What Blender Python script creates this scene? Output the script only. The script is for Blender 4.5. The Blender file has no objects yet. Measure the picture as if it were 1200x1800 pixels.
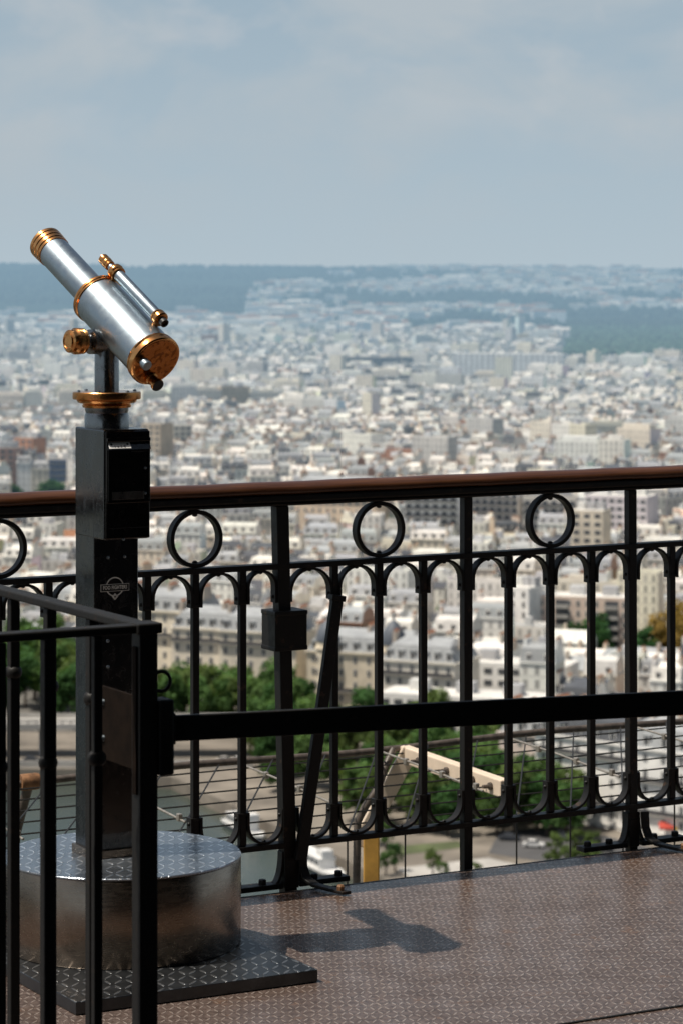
import bpy, math, random
from mathutils import Vector, Matrix
from math import radians, sin, cos, pi, floor, sqrt, exp

random.seed(11)
scene = bpy.context.scene
COL = scene.collection
F = 5000.0            # focal length in photo pixels (100 mm lens, 36 mm tall frame of 1800 px)
EYE = 1.65            # eye height above the deck
HZ = 475.0            # eye level row
GROUND = -115.0

def V(*a): return Vector(a)

def at(x, y, D):      # photo pixel + distance -> place in the world
    return Vector(((x - 600) / F * D, D, EYE - (y - HZ) / F * D))

def ground_at(x, y, z=GROUND):
    D = (EYE - z) * F / (y - HZ)
    return Vector(((x - 600) / F * D, D, z))

def project(p):
    return 600 + F * p[0] / p[1], HZ + F * (EYE - p[2]) / p[1]

# ------------------------------------------------------------------ mesh builder
class MB:
    def __init__(s):
        s.v = []; s.f = []; s.mi = []; s.uv = {}; s.col = {}
    def face(s, pts, mi=0, uv=None, col=None):
        i = len(s.v); s.v += [tuple(p) for p in pts]
        s.f.append(tuple(range(i, i + len(pts)))); s.mi.append(mi)
        k = len(s.f) - 1
        if uv is not None: s.uv[k] = uv
        if col is not None: s.col[k] = col
    def mesh_faces(s, verts, faces, mi=0, col=None):
        i = len(s.v); s.v += [tuple(p) for p in verts]
        for f in faces:
            s.f.append(tuple(i + j for j in f)); s.mi.append(mi)
            if col is not None: s.col[len(s.f) - 1] = col
    def box(s, c, ax, ay, az, mi=0, col=None):     # centre and three half-extent vectors
        c = Vector(c); ax = Vector(ax); ay = Vector(ay); az = Vector(az)
        vs = [c + i * ax + j * ay + k * az for i in (-1, 1) for j in (-1, 1) for k in (-1, 1)]
        fs = [(0, 1, 3, 2), (4, 6, 7, 5), (0, 4, 5, 1), (2, 3, 7, 6), (0, 2, 6, 4), (1, 5, 7, 3)]
        if ax.cross(ay).dot(az) < 0: fs = [tuple(reversed(f)) for f in fs]
        s.mesh_faces(vs, fs, mi, col)
    def tube(s, pts, r, n=10, mi=0, caps=True):
        pts = [Vector(p) for p in pts]; rings = []
        up = None
        for i, p in enumerate(pts):
            d = (pts[min(i + 1, len(pts) - 1)] - pts[max(i - 1, 0)]).normalized()
            if up is None:
                up = Vector((0, 0, 1)) if abs(d.z) < .9 else Vector((1, 0, 0))
            a = d.cross(up).normalized(); b = a.cross(d).normalized(); up = b
            rr = r[i] if isinstance(r, (list, tuple)) else r
            rings.append([p + rr * (cos(2 * pi * k / n) * a + sin(2 * pi * k / n) * b) for k in range(n)])
        vs = [q for ring in rings for q in ring]; fs = []
        for i in range(len(pts) - 1):
            for k in range(n):
                k2 = (k + 1) % n
                fs.append((i * n + k, i * n + k2, (i + 1) * n + k2, (i + 1) * n + k))
        if caps:
            fs.append(tuple(reversed(range(n)))); m = (len(pts) - 1) * n
            fs.append(tuple(range(m, m + n)))
        s.mesh_faces(vs, fs, mi)
    def lathe(s, prof, org, axis, n=40, mi=0, closed=False):   # prof: (radius, height along axis)
        org = Vector(org); ax = Vector(axis).normalized()
        h = Vector((0, 0, 1)) if abs(ax.z) < .9 else Vector((1, 0, 0))
        a = ax.cross(h).normalized(); b = ax.cross(a).normalized()
        vs = []; fs = []
        for (r, z) in prof:
            for k in range(n):
                t = 2 * pi * k / n
                vs.append(org + ax * z + max(r, 1e-5) * (cos(t) * a + sin(t) * b))
        m = len(prof)
        for i in range(m if closed else m - 1):
            j = (i + 1) % m
            for k in range(n):
                k2 = (k + 1) % n
                fs.append((i * n + k, i * n + k2, j * n + k2, j * n + k))
        if not closed:
            if prof[0][0] > 1e-4: fs.append(tuple(reversed(range(n))))
            if prof[-1][0] > 1e-4: fs.append(tuple(range((m - 1) * n, m * n)))
        s.mesh_faces(vs, fs, mi)
    def sweep(s, pts, nor, w, wid, t, mi=0):
        # flat bar: path pts, nor[i] thickness direction, w constant width direction
        vs = []; fs = []; w = Vector(w)
        for p, nn in zip(pts, nor):
            p = Vector(p); nn = Vector(nn)
            for a, b in ((-1, -1), (1, -1), (1, 1), (-1, 1)):
                vs.append(p + a * wid / 2 * w + b * t / 2 * nn)
        m = len(pts)
        for i in range(m - 1):
            for k in range(4):
                k2 = (k + 1) % 4
                fs.append((i * 4 + k, i * 4 + k2, (i + 1) * 4 + k2, (i + 1) * 4 + k))
        fs.append((3, 2, 1, 0)); fs.append(tuple((m - 1) * 4 + k for k in range(4)))
        s.mesh_faces(vs, fs, mi)
    def mesh(s, name):
        me = bpy.data.meshes.new(name); me.from_pydata(s.v, [], s.f)
        me.polygons.foreach_set('material_index', s.mi)
        if s.uv:
            lay = me.uv_layers.new(name='UVMap'); dat = [0.0] * (2 * len(me.loops))
            for k, p in enumerate(me.polygons):
                uv = s.uv.get(k)
                for q, li in enumerate(p.loop_indices):
                    dat[2 * li], dat[2 * li + 1] = uv[q] if uv else (-5.0, -5.0)
            lay.data.foreach_set('uv', dat)
        if s.col:
            at_ = me.color_attributes.new('col', 'FLOAT_COLOR', 'CORNER'); dat = [0.5] * (4 * len(me.loops))
            for k, p in enumerate(me.polygons):
                c = s.col.get(k, (.5, .5, .5))
                for li in p.loop_indices:
                    dat[4 * li:4 * li + 4] = [c[0], c[1], c[2], 1.0]
            at_.data.foreach_set('color', dat)
        return me
    def build(s, name, mats, parent=None, smooth=None, bevel=None, fix=True, world=None):
        me = s.mesh(name)
        if fix:
            import bmesh
            bm = bmesh.new(); bm.from_mesh(me)
            bmesh.ops.recalc_face_normals(bm, faces=bm.faces); bm.to_mesh(me); bm.free()
        for m in (mats if isinstance(mats, (list, tuple)) else [mats]): me.materials.append(m)
        if smooth is not None:
            me.polygons.foreach_set('use_smooth', [True] * len(me.polygons))
            me.set_sharp_from_angle(angle=radians(smooth))
        return link(name, me, parent, bevel)

def link(name, me, parent=None, bevel=None):
    o = bpy.data.objects.new(name, me); COL.objects.link(o)
    if parent is not None:
        o.parent = parent
        o.matrix_parent_inverse = base_inv(parent)
    if bevel:
        b = o.modifiers.new('edge', 'BEVEL'); b.width = bevel; b.segments = 2
        b.limit_method = 'ANGLE'; b.angle_limit = radians(40); b.harden_normals = False
    return o

def world_of(p):
    b = Matrix.LocRotScale(p.location, p.rotation_euler, p.scale)
    return b if p.parent is None else world_of(p.parent) @ p.matrix_parent_inverse @ b
def base_inv(p): return world_of(p).inverted()

def tag(o, label=None, cat=None, group=None, kind=None):
    if label: o['label'] = label
    if cat: o['category'] = cat
    if group: o['group'] = group
    if kind: o['kind'] = kind
    return o

def empty(name, loc=(0, 0, 0), rz=0.0):
    o = bpy.data.objects.new(name, None); COL.objects.link(o)
    o.location = loc; o.rotation_euler = (0, 0, rz); o.empty_display_size = .1
    return o

def local_child(name, me, parent, loc=(0, 0, 0), rot=(0, 0, 0)):   # mesh built in the parent's own space
    o = bpy.data.objects.new(name, me); COL.objects.link(o); o.parent = parent
    o.location = loc; o.rotation_euler = rot
    return o

# ------------------------------------------------------------------ materials
class NT:
    def __init__(s, name):
        s.m = bpy.data.materials.new(name); s.m.use_nodes = True
        s.t = s.m.node_tree; s.t.nodes.clear()
        s.out = s.t.nodes.new('ShaderNodeOutputMaterial')
    def n(s, typ, **kw):
        nd = s.t.nodes.new(typ)
        for k, v in kw.items(): setattr(nd, k, v)
        return nd
    def l(s, a, b): s.t.links.new(a, b)
    def val(s, sock, v):
        if hasattr(v, 'is_linked') or isinstance(v, bpy.types.NodeSocket): s.l(v, sock)
        else: sock.default_value = v
    def math(s, op, a, b=0.0, c=0.0):
        nd = s.n('ShaderNodeMath', operation=op)
        s.val(nd.inputs[0], a); s.val(nd.inputs[1], b)
        if op in ('SMOOTH_MIN', 'MULTIPLY_ADD', 'COMPARE'): s.val(nd.inputs[2], c)
        return nd.outputs[0]
    def mapr(s, v, a, b, c=0.0, d=1.0, smooth=False):
        nd = s.n('ShaderNodeMapRange'); nd.clamp = True
        if smooth: nd.interpolation_type = 'SMOOTHSTEP'
        s.val(nd.inputs[0], v)
        for i, q in enumerate((a, b, c, d)): s.val(nd.inputs[1 + i], q)
        return nd.outputs[0]
    def mix(s, f, a, b, typ='MIX'):
        nd = s.n('ShaderNodeMix', data_type='RGBA', blend_type=typ)
        s.val(nd.inputs[0], f)
        for sock, v in ((nd.inputs[6], a), (nd.inputs[7], b)):
            if isinstance(v, (tuple, list)): sock.default_value = (v[0], v[1], v[2], 1)
            else: s.l(v, sock)
        return nd.outputs[2]
    def noise(s, scale, detail=3, vec=None, rough=.5, dist=0.0):
        nd = s.n('ShaderNodeTexNoise'); nd.inputs['Scale'].default_value = scale
        nd.inputs['Detail'].default_value = detail; nd.inputs['Roughness'].default_value = rough
        nd.inputs['Distortion'].default_value = dist
        if vec is not None: s.l(vec, nd.inputs['Vector'])
        return nd.outputs['Fac']
    def pos(s): return s.n('ShaderNodeNewGeometry').outputs['Position']
    def mapping(s, vec, scale=(1, 1, 1), rot=(0, 0, 0), loc=(0, 0, 0)):
        nd = s.n('ShaderNodeMapping'); s.l(vec, nd.inputs[0])
        nd.inputs['Location'].default_value = loc; nd.inputs['Rotation'].default_value = rot; nd.inputs['Scale'].default_value = scale
        return nd.outputs[0]
    def bsdf(s, color=(.5, .5, .5), rough=.5, metal=0.0, spec=.5, normal=None, coat=0.0):
        b = s.n('ShaderNodeBsdfPrincipled')
        for nm, v in (('Base Color', color), ('Roughness', rough), ('Metallic', metal), ('Specular IOR Level', spec), ('Coat Weight', coat)):
            if isinstance(v, tuple): b.inputs[nm].default_value = (v[0], v[1], v[2], 1)
            elif isinstance(v, (int, float)): b.inputs[nm].default_value = v
            else: s.l(v, b.inputs[nm])
        if normal is not None: s.l(normal, b.inputs['Normal'])
        return b.outputs[0]
    def bump(s, h, strength=.3, dist=.002, normal=None):
        nd = s.n('ShaderNodeBump'); nd.inputs['Strength'].default_value = strength; nd.inputs['Distance'].default_value = dist
        s.l(h, nd.inputs['Height'])
        if normal is not None: s.l(normal, nd.inputs['Normal'])
        return nd.outputs[0]
    def done(s, sh):
        s.l(sh, s.out.inputs[0]); return s.m

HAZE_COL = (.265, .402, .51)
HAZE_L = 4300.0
def haze(T, sh):      # distance haze painted into materials as glow, growing with distance from the origin
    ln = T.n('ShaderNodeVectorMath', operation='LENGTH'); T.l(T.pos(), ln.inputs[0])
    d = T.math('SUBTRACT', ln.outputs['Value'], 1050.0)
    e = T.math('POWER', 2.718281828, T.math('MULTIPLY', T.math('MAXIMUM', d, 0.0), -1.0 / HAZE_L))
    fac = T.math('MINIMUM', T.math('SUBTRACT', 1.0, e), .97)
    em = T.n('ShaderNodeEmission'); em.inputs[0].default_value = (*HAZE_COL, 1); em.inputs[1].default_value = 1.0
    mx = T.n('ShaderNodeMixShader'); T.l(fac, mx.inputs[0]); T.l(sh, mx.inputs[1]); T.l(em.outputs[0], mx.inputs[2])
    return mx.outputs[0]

def m_painted_iron(name, base=(.0060, .0053, .0048), rough=.46, chip=(.075, .042, .024)):
    T = NT(name); p = T.pos()
    n1 = T.noise(38, 5, p, .65); n2 = T.noise(260, 2, p)
    ch = T.mapr(n1, .61, .68)
    c = T.mix(T.mapr(n2, .3, .7), base, tuple(x * 1.5 for x in base))
    c = T.mix(T.math('MULTIPLY', ch, .55), c, chip)
    b = T.bump(T.math('ADD', T.math('MULTIPLY', n1, .6), T.math('MULTIPLY', n2, .25)), .35, .0012)
    return T.done(T.bsdf(c, T.mapr(n1, .3, .7, rough - .08, rough + .14), 0, .32, b))

def lozenges(T, vec, p):      # raised tread-plate lozenges, alternating +-45 degrees; vec in metres
    sp = T.n('ShaderNodeSeparateXYZ'); T.l(vec, sp.inputs[0])
    x = T.math('DIVIDE', sp.outputs[0], p); y = T.math('DIVIDE', sp.outputs[1], p)
    ix = T.math('FLOOR', x); iy = T.math('FLOOR', y)
    fx = T.math('SUBTRACT', T.math('SUBTRACT', x, ix), .5); fy = T.math('SUBTRACT', T.math('SUBTRACT', y, iy), .5)
    par = T.math('FLOORED_MODULO', T.math('ADD', ix, iy), 2.0)
    sg = T.math('SUBTRACT', T.math('MULTIPLY', par, 2.0), 1.0)
    u = T.math('MULTIPLY', T.math('ADD', fx, T.math('MULTIPLY', sg, fy)), .7071)
    w = T.math('MULTIPLY', T.math('SUBTRACT', fx, T.math('MULTIPLY', sg, fy)), .7071)
    q = T.math('ADD', T.math('POWER', T.math('ABSOLUTE', T.math('DIVIDE', u, .50)), 2.0), T.math('POWER', T.math('ABSOLUTE', T.math('DIVIDE', w, .15)), 2.0))
    ns = T.n('ShaderNodeSeparateXYZ'); T.l(T.n('ShaderNodeNewGeometry').outputs['True Normal'], ns.inputs[0])
    return T.math('MULTIPLY', T.mapr(q, .45, 1.1, 1.0, 0.0, True), T.math('GREATER_THAN', ns.outputs[2], .6))

def m_deck():
    T = NT('worn_tread_plate_paint'); p = T.pos()
    v = T.mapping(p, rot=(0, 0, -radians(29.1)))
    lz = lozenges(T, T.mapping(p, rot=(0, 0, radians(-4)), scale=(1, .46, 1)), .0165)
    big = T.noise(1.1, 4, p, .6); mid = T.noise(7, 5, p, .65); fine = T.noise(190, 3, p, .6)
    streak = T.noise(2.2, 4, T.mapping(v, scale=(3.2, .5, 1)), .6)
    c = T.mix(T.mapr(mid, .35, .68), (.082, .054, .042), (.178, .128, .106))
    c = T.mix(T.math('MULTIPLY', T.mapr(big, .35, .7), .55), c, (.185, .146, .135))
    c = T.mix(T.math('MULTIPLY', T.mapr(fine, .45, .75), .35), c, (.022, .014, .011))
    c = T.mix(T.math('MULTIPLY', T.mapr(streak, .56, .72), .6), c, (.060, .032, .018))
    # rust where the railing feet stand
    rs = T.n('ShaderNodeSeparateXYZ'); T.l(T.mapping(p, loc=(0, 0, 0)), rs.inputs[0])
    nn = T.math('ADD', T.math('MULTIPLY', T.math('SUBTRACT', rs.outputs[0], .830), .4864), T.math('MULTIPLY', T.math('SUBTRACT', rs.outputs[1], 8.153), -.8737))
    edge = T.math('MULTIPLY', T.mapr(nn, .0, .42, 1.0, 0.0), T.mapr(mid, .42, .66))
    c = T.mix(T.math('MULTIPLY', edge, .75), c, (.15, .066, .022))
    c = T.mix(T.math('MULTIPLY', lz, T.mapr(mid, .3, .7, .30, .8)), c, (.30, .25, .22))
    grime_shade = T.math('MULTIPLY', T.math('SUBTRACT', 1.0, lz), T.mapr(T.noise(60, 3, p, .6), .35, .65, .1, .75))  # dirt plus painted shade in the gaps between lozenges
    c = T.mix(grime_shade, c, (.034, .021, .016))
    spot = T.mapr(T.noise(13, 3, T.mapping(p, loc=(5, 2, 0)), .7), .60, .70)
    c = T.mix(T.math('MULTIPLY', spot, .5), c, (.16, .085, .045))
    h = T.math('ADD', lz, T.math('MULTIPLY', fine, .12))
    ro = T.math('SUBTRACT', T.mapr(mid, .3, .7, .42, .22), T.math('MULTIPLY', lz, .12))
    return T.done(T.bsdf(c, ro, 0.0, .75, T.bump(h, .85, .0018)))

def m_tread_steel(name, ca, cb, rg, lc):
    T = NT(name); p = T.pos()
    lz = lozenges(T, T.mapping(p, rot=(0, 0, radians(-7)), scale=(1, .5, 1)), .024)
    n1 = T.noise(14, 4, p, .6); n2 = T.noise(220, 2, p)
    c = T.mix(T.mapr(n1, .3, .7), ca, cb)
    c = T.mix(T.math('MULTIPLY', lz, .7), c, lc)
    h = T.math('ADD', lz, T.math('MULTIPLY', n2, .08))
    return T.done(T.bsdf(c, T.mapr(n1, .3, .7, rg, rg + .12), .9, .5, T.bump(h, 1.0, .0026)))

def m_metal(name, col, rough=.25, grain=(1, 1, 1), amt=.08, bmp=.05, tint=None, fine=60, coat=0.0, smear=1.0):
    T = NT(name); p = T.n('ShaderNodeTexCoord').outputs['Object']
    g = T.noise(fine, 3, T.mapping(p, scale=grain), .6); sm = T.noise(9, 4, p, .6)
    st = T.noise(26, 5, p, .75, 1.2); dr = T.mapr(T.noise(150, 2, p, .7), .66, .74)
    c = T.mix(T.mapr(sm, .4, .75), col, tint or tuple(x * .82 for x in col))
    c = T.mix(T.math('MULTIPLY', T.mapr(st, .52, .68), .35 * smear), c, tuple(x * .45 for x in col))
    c = T.mix(T.math('MULTIPLY', dr, .5), c, tuple(x * .35 for x in col))
    r = T.math('ADD', T.mapr(g, .3, .7, rough - amt, rough + amt), T.mapr(st, .45, .68, 0.0, .14 * smear))
    return T.done(T.bsdf(c, r, 1.0, .5, T.bump(g, bmp, .001), coat))

def m_hammered():
    T = NT('hammered_brass'); p = T.n('ShaderNodeTexCoord').outputs['Object']
    vo = T.n('ShaderNodeTexVoronoi'); vo.inputs['Scale'].default_value = 62; T.l(p, vo.inputs['Vector'])
    n = T.noise(30, 3, p)
    c = T.mix(T.mapr(n, .3, .7), (.54, .215, .062), (.40, .15, .042))
    vo2 = T.n('ShaderNodeTexVoronoi'); vo2.inputs['Scale'].default_value = 75; T.l(T.mapping(p, rot=(.4, .7, .2), scale=(.75, 1.25, 1.25)), vo2.inputs['Vector'])
    c = T.mix(T.mapr(T.noise(2.2, 0, T.mapping(p, scale=(45, 45, 45)), .5), .36, .44, .6, 0.0), c, (.10, .030, .008))
    return T.done(T.bsdf(c, .24, 1.0, .5, T.bump(vo.outputs['Distance'], .5, .004)))

def m_wood():
    T = NT('varnished_handrail'); p = T.pos()
    v = T.mapping(p, rot=(0, 0, -radians(29.1)))
    g = T.noise(22, 5, T.mapping(v, scale=(.25, 6, 6)), .65); w = T.noise(3.2, 4, T.mapping(v, scale=(1, 2, 2)), .6)
    c = T.mix(T.mapr(g, .3, .7), (.046, .0145, .0046), (.108, .038, .0110))
    c = T.mix(T.math('MULTIPLY', T.mapr(w, .5, .72), .7), c, (.022, .009, .006))
    return T.done(T.bsdf(c, T.mapr(g, .3, .7, .34, .50), 0, .4, T.bump(g, .25, .001), coat=.5))

def m_plain(name, col, rough=.5, metal=0.0, var=.25, scale=20, hz=False, bmp=0.0, spec=.5):
    T = NT(name); p = T.pos(); n = T.noise(scale, 4, p, .6)
    c = T.mix(T.mapr(n, .3, .7), tuple(x * (1 - var) for x in col), tuple(min(1, x * (1 + var)) for x in col))
    nb = T.bump(n, bmp, .002) if bmp else None
    sh = T.bsdf(c, rough, metal, spec, nb)
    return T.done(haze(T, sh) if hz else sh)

def m_facade():
    T = NT('rendered_facade'); at_ = T.n('ShaderNodeAttribute', attribute_name='col').outputs['Color']
    uv = T.n('ShaderNodeUVMap', uv_map='UVMap').outputs[0]
    sp = T.n('ShaderNodeSeparateXYZ'); T.l(uv, sp.inputs[0]); u, v = sp.outputs[0], sp.outputs[1]
    fu = T.math('FRACT', T.math('DIVIDE', u, 2.7)); fv = T.math('FRACT', T.math('DIVIDE', v, 3.15))
    win = T.math('MULTIPLY', T.math('MULTIPLY', T.math('GREATER_THAN', fu, .30), T.math('LESS_THAN', fu, .70)),
                 T.math('MULTIPLY', T.math('GREATER_THAN', fv, .16), T.math('LESS_THAN', fv, .80)))
    inside = T.math('GREATER_THAN', u, 0.0)
    win = T.math('MULTIPLY', win, inside)
    cell = T.n('ShaderNodeTexWhiteNoise', noise_dimensions='2D')
    cb = T.n('ShaderNodeCombineXYZ'); T.l(T.math('FLOOR', T.math('DIVIDE', u, 2.7)), cb.inputs[0]); T.l(T.math('FLOOR', T.math('DIVIDE', v, 3.15)), cb.inputs[1])
    T.l(cb.outputs[0], cell.inputs['Vector'])
    wcol = T.mix(T.math('MULTIPLY', cell.outputs['Value'], cell.outputs['Value']), (.045, .05, .06), (.42, .40, .36))
    band = T.math('MULTIPLY', T.math('LESS_THAN', fv, .09), inside)
    n = T.noise(.12, 4, T.pos(), .65)
    c = T.mix(.35, at_, T.mix(T.mapr(n, .3, .7), (.62, .60, .57), (1.1, 1.08, 1.05)), 'MULTIPLY')
    c = T.mix(T.math('MULTIPLY', band, .4), c, (.16, .15, .15))
    c = T.mix(T.math('MULTIPLY', win, .66), c, wcol)
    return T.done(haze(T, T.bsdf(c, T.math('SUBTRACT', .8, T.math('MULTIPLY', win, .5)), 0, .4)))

def m_attr(name, rough=.7, nscale=.25, hz=True, spec=.3):
    T = NT(name); at_ = T.n('ShaderNodeAttribute', attribute_name='col').outputs['Color']
    n = T.noise(nscale, 4, T.pos(), .65)
    c = T.mix(.5, at_, T.mix(T.mapr(n, .3, .7), (.55, .55, .57), (1.2, 1.2, 1.18)), 'MULTIPLY')
    sh = T.bsdf(c, rough, 0, spec)
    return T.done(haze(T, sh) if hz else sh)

def m_leaf():
    T = NT('leaves'); at_ = T.n('ShaderNodeAttribute', attribute_name='col').outputs['Color']
    oi = T.n('ShaderNodeObjectInfo')
    c = T.mix(1.0, at_, oi.outputs['Color'], 'MULTIPLY')
    d = T.n('ShaderNodeBsdfDiffuse'); T.l(c, d.inputs[0])
    tr = T.n('ShaderNodeBsdfTranslucent'); T.l(T.mix(1.0, c, (1.25, 1.3, .6), 'MULTIPLY'), tr.inputs[0])
    mx = T.n('ShaderNodeMixShader'); mx.inputs[0].default_value = .35; T.l(d.outputs[0], mx.inputs[1]); T.l(tr.outputs[0], mx.inputs[2])
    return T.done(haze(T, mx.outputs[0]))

def m_ground():
    T = NT('city_ground'); p = T.pos()
    a = T.noise(.012, 5, p, .6); b = T.noise(.09, 4, p, .6); f = T.noise(.0016, 5, p, .6)
    c = T.mix(T.mapr(b, .35, .65), (.07, .068, .064), (.16, .15, .135))
    c = T.mix(T.mapr(a, .52, .62), c, (.055, .075, .03))
    sp = T.n('ShaderNodeSeparateXYZ'); T.l(p, sp.inputs[0])
    hill = T.mapr(sp.outputs[1], 4600.0, 5600.0)
    c = T.mix(hill, c, T.mix(T.mapr(f, .3, .7), (.014, .030, .021), (.028, .046, .029)))
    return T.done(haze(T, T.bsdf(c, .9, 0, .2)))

def m_water():
    T = NT('river_surface'); p = T.pos()
    n = T.noise(.5, 4, p, .6); g = T.noise(.03, 3, p)
    c = T.mix(T.mapr(g, .35, .65), (.030, .044, .036), (.046, .058, .046))
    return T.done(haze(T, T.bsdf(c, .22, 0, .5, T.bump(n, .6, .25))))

M = {}
M['iron'] = m_painted_iron('dark_painted_iron')
M['gate'] = m_painted_iron('gate_painted_iron', (.0065, .006, .0055), .55, (.03, .02, .014))
M['gate_plate'] = m_plain('rusty_brown_plate', (.010, .006, .0038), .8, 0, .4, 30, False, 0.0, .08)
M['rust'] = m_plain('rusted_bolt', (.22, .11, .05), .6, .3, .5, 60)
M['wood'] = m_wood()
M['deck'] = m_deck()
M['tread'] = m_tread_steel('galvanised_tread_plate', (.24, .27, .31), (.40, .44, .49), .22, (.85, .88, .92))
M['treaddark'] = m_tread_steel('worn_dark_tread_plate', (.055, .060, .066), (.11, .117, .125), .30, (.40, .41, .42))
M['steel'] = m_metal('brushed_steel', (.33, .39, .435), .38, (1, 1, 1), .03, .012, None, 60, .35)
M['drum'] = m_metal('brushed_drum_steel', (.31, .25, .20), .26, (1, 1, 6), .05, .02, (.22, .17, .13), 24, 0.0, .35)
M['column'] = m_metal('dull_column_steel', (.135, .138, .14), .20, (1, 1, .2), .05, .04)
M['neck'] = m_metal('dark_neck_steel', (.22, .225, .23), .22, (1, 1, 1), .05, .02)
M['cover'] = m_metal('black_gloss_cover', (.075, .072, .07), .16, (1, 1, 1), .04, .03)
M['brass'] = m_metal('polished_brass', (.72, .345, .125), .17, (1, 1, 1), .06, .03, (.50, .205, .065))
M['hammered'] = m_hammered()
M['black'] = m_plain('matte_black', (.012, .012, .012), .5)
M['white'] = m_plain('printed_white_label', (.78, .77, .74), .45, 0, .06, 80)
M['engraved'] = m_metal('grey_engraved_plate', (.22, .21, .20), .3)
M['silver'] = m_plain('silver_print', (.82, .80, .74), .4, 0, .15, 90)
M['wire'] = m_plain('net_wire', (.010, .009, .008), .6, 0, .3, 60)
M['rod'] = m_plain('bright_stay_rod', (.42, .38, .33), .4, .7, .3, 60)
M['tube'] = m_plain('weathered_net_tube', (.085, .068, .056), .5, .1, .5, 40)
M['beige'] = m_plain('sunlit_bracket_paint', (.66, .54, .42), .55, 0, .12, 16)  # brown bracket paint with its sunlit tone put into the colour
M['ochre'] = m_plain('shaded_bracket_paint', (.55, .30, .06), .5, 0, .2, 16)  # same bracket paint, its shaded tone put into the colour
M['dark_wall'] = m_plain('dark_brown_blocker', (.020, .016, .013), .6)
M['facade'] = m_facade()
M['roof'] = m_attr('roofing', .55, .3, True, .4)
M['wallcol'] = m_attr('plain_render', .8, .2)
M['pane'] = m_plain('dark_window_glass', (.085, .09, .10), .15, 0, .3, 1, True)
M['frame'] = m_plain('pale_window_frame', (.62, .60, .56), .6, 0, .1, 1, True)
M['darkmetal'] = m_plain('balcony_ironwork', (.06, .06, .065), .5, 0, .2, 1, True)
M['leaf'] = m_leaf()
M['bark'] = m_plain('bark', (.08, .06, .045), .9, 0, .3, .6, True)
M['ground'] = m_ground()
M['water'] = m_water()
M['quay'] = m_plain('pale_quay_paving', (.19, .165, .135), .85, 0, .45, .07, True)
M['lawn'] = m_plain('dry_lawn', (.085, .105, .045), .9, 0, .35, .2, True)
M['asphalt'] = m_plain('road_asphalt', (.075, .074, .076), .85, 0, .2, .1, True)
M['concrete'] = m_plain('pale_concrete', (.40, .38, .35), .8, 0, .2, .2, True)
M['hull'] = m_plain('boat_hull_paint', (.035, .04, .05), .4, 0, .2, 1, True)
M['boatwhite'] = m_plain('boat_white_paint', (.72, .71, .69), .45, 0, .1, 1, True)
M['red'] = m_plain('red_paint', (.45, .06, .04), .5, 0, .2, 1, True)
M['yellow'] = m_plain('yellow_paint', (.65, .42, .05), .5, 0, .2, 1, True)
M['tyre'] = m_plain('tyre_rubber', (.02, .02, .02), .8, 0, .1, 1, True)

# ------------------------------------------------------------------ railing frame on the deck
O = Vector((.830, 8.153, 0)); TX = Vector((.8737, .4864, 0)).normalized(); NX = Vector((TX.y, -TX.x, 0)); UP = Vector((0, 0, 1))
def R(s, n, z): return O + s * TX + n * NX + z * UP

# deck ---------------------------------------------------------------
mb = MB()
mb.box(R(-1.0, 4.06, -.06), TX * 7, NX * 4.0, UP * .06)
tag(mb.build('deck_floor', M['deck'], bevel=.003), kind='structure')
mb = MB()
for s0, s1 in ((-8, 1.02), (1.025, 6)):
    mb.box(R((s0 + s1) / 2, .052, -.075), TX * ((s1 - s0) / 2), NX * .006, UP * .075)
tag(mb.build('deck_edge_angle', M['iron'], bevel=.002), kind='structure')
mb = MB()                       # seam cover between two deck plates
mb.box(R(-.2, 1.52, .0015), TX * 3.5, NX * .004, UP * .002)
tag(mb.build('deck_floor_seam', M['gate'], bevel=.001), kind='structure')
# unseen slab and wall, added to shade the gate and darken steel reflections
mb = MB(); mb.box(R(-1, 5.95, 3.75), TX * 9, NX * 4.0, UP * .15)
tag(mb.build('unseen_shade_slab', M['dark_wall']), kind='structure')
mb = MB(); mb.box(R(-1, 8.0, 1.8), TX * 9, NX * .1, UP * 1.799)
tag(mb.build('unseen_dark_wall', M['dark_wall']), kind='structure')

# railing ------------------------------------------------------------
rail = empty('iron_railing', R(-1.112, 0, 0))
tag(rail, 'dark iron balcony railing of rings and arches under a brown wooden handrail', 'railing')
P = .139
S0, S1 = -24, 10
mb = MB()
prof = []
for k in range(20):
    a = 2 * pi * k / 20; rx, rz = .033, .0305
    c_, s_ = cos(a), sin(a)
    prof.append((rx * c_, 1.060 + (rz - .0045) * (abs(s_) ** .9) if s_ > 0 else 1.060 - .010 * abs(s_)))
vs = []; fs = []
nseg = 60
for i in range(nseg + 1):
    s = S0 * P + (S1 - S0) * P * i / nseg
    wv = .0008 * sin(i * 1.7)
    vs += [R(s, q[0], q[1] + wv) for q in prof]
for i in range(nseg):
    for k in range(20):
        k2 = (k + 1) % 20
        fs.append((i * 20 + k, i * 20 + k2, (i + 1) * 20 + k2, (i + 1) * 20 + k))
fs += [tuple(range(20)), tuple(range(nseg * 20, nseg * 20 + 20))]
mb.mesh_faces(vs, fs); mb.build('handrail', M['wood'], rail, 50)
mb = MB(); mb.box(R((S0 + S1) / 2 * P, 0, 1.0265), TX * ((S1 - S0) / 2 * P), NX * .022, UP * .005)
mb.box(R((S0 + S1) / 2 * P, 0, 1.0412), TX * ((S1 - S0) / 2 * P), NX * .0285, UP * .0095)  # black bar above the flat strap stands in for shade under the wood
mb.build('handrail_strap_shade', M['iron'], rail, bevel=.006)
ZU, ZL = .860, .115
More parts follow.
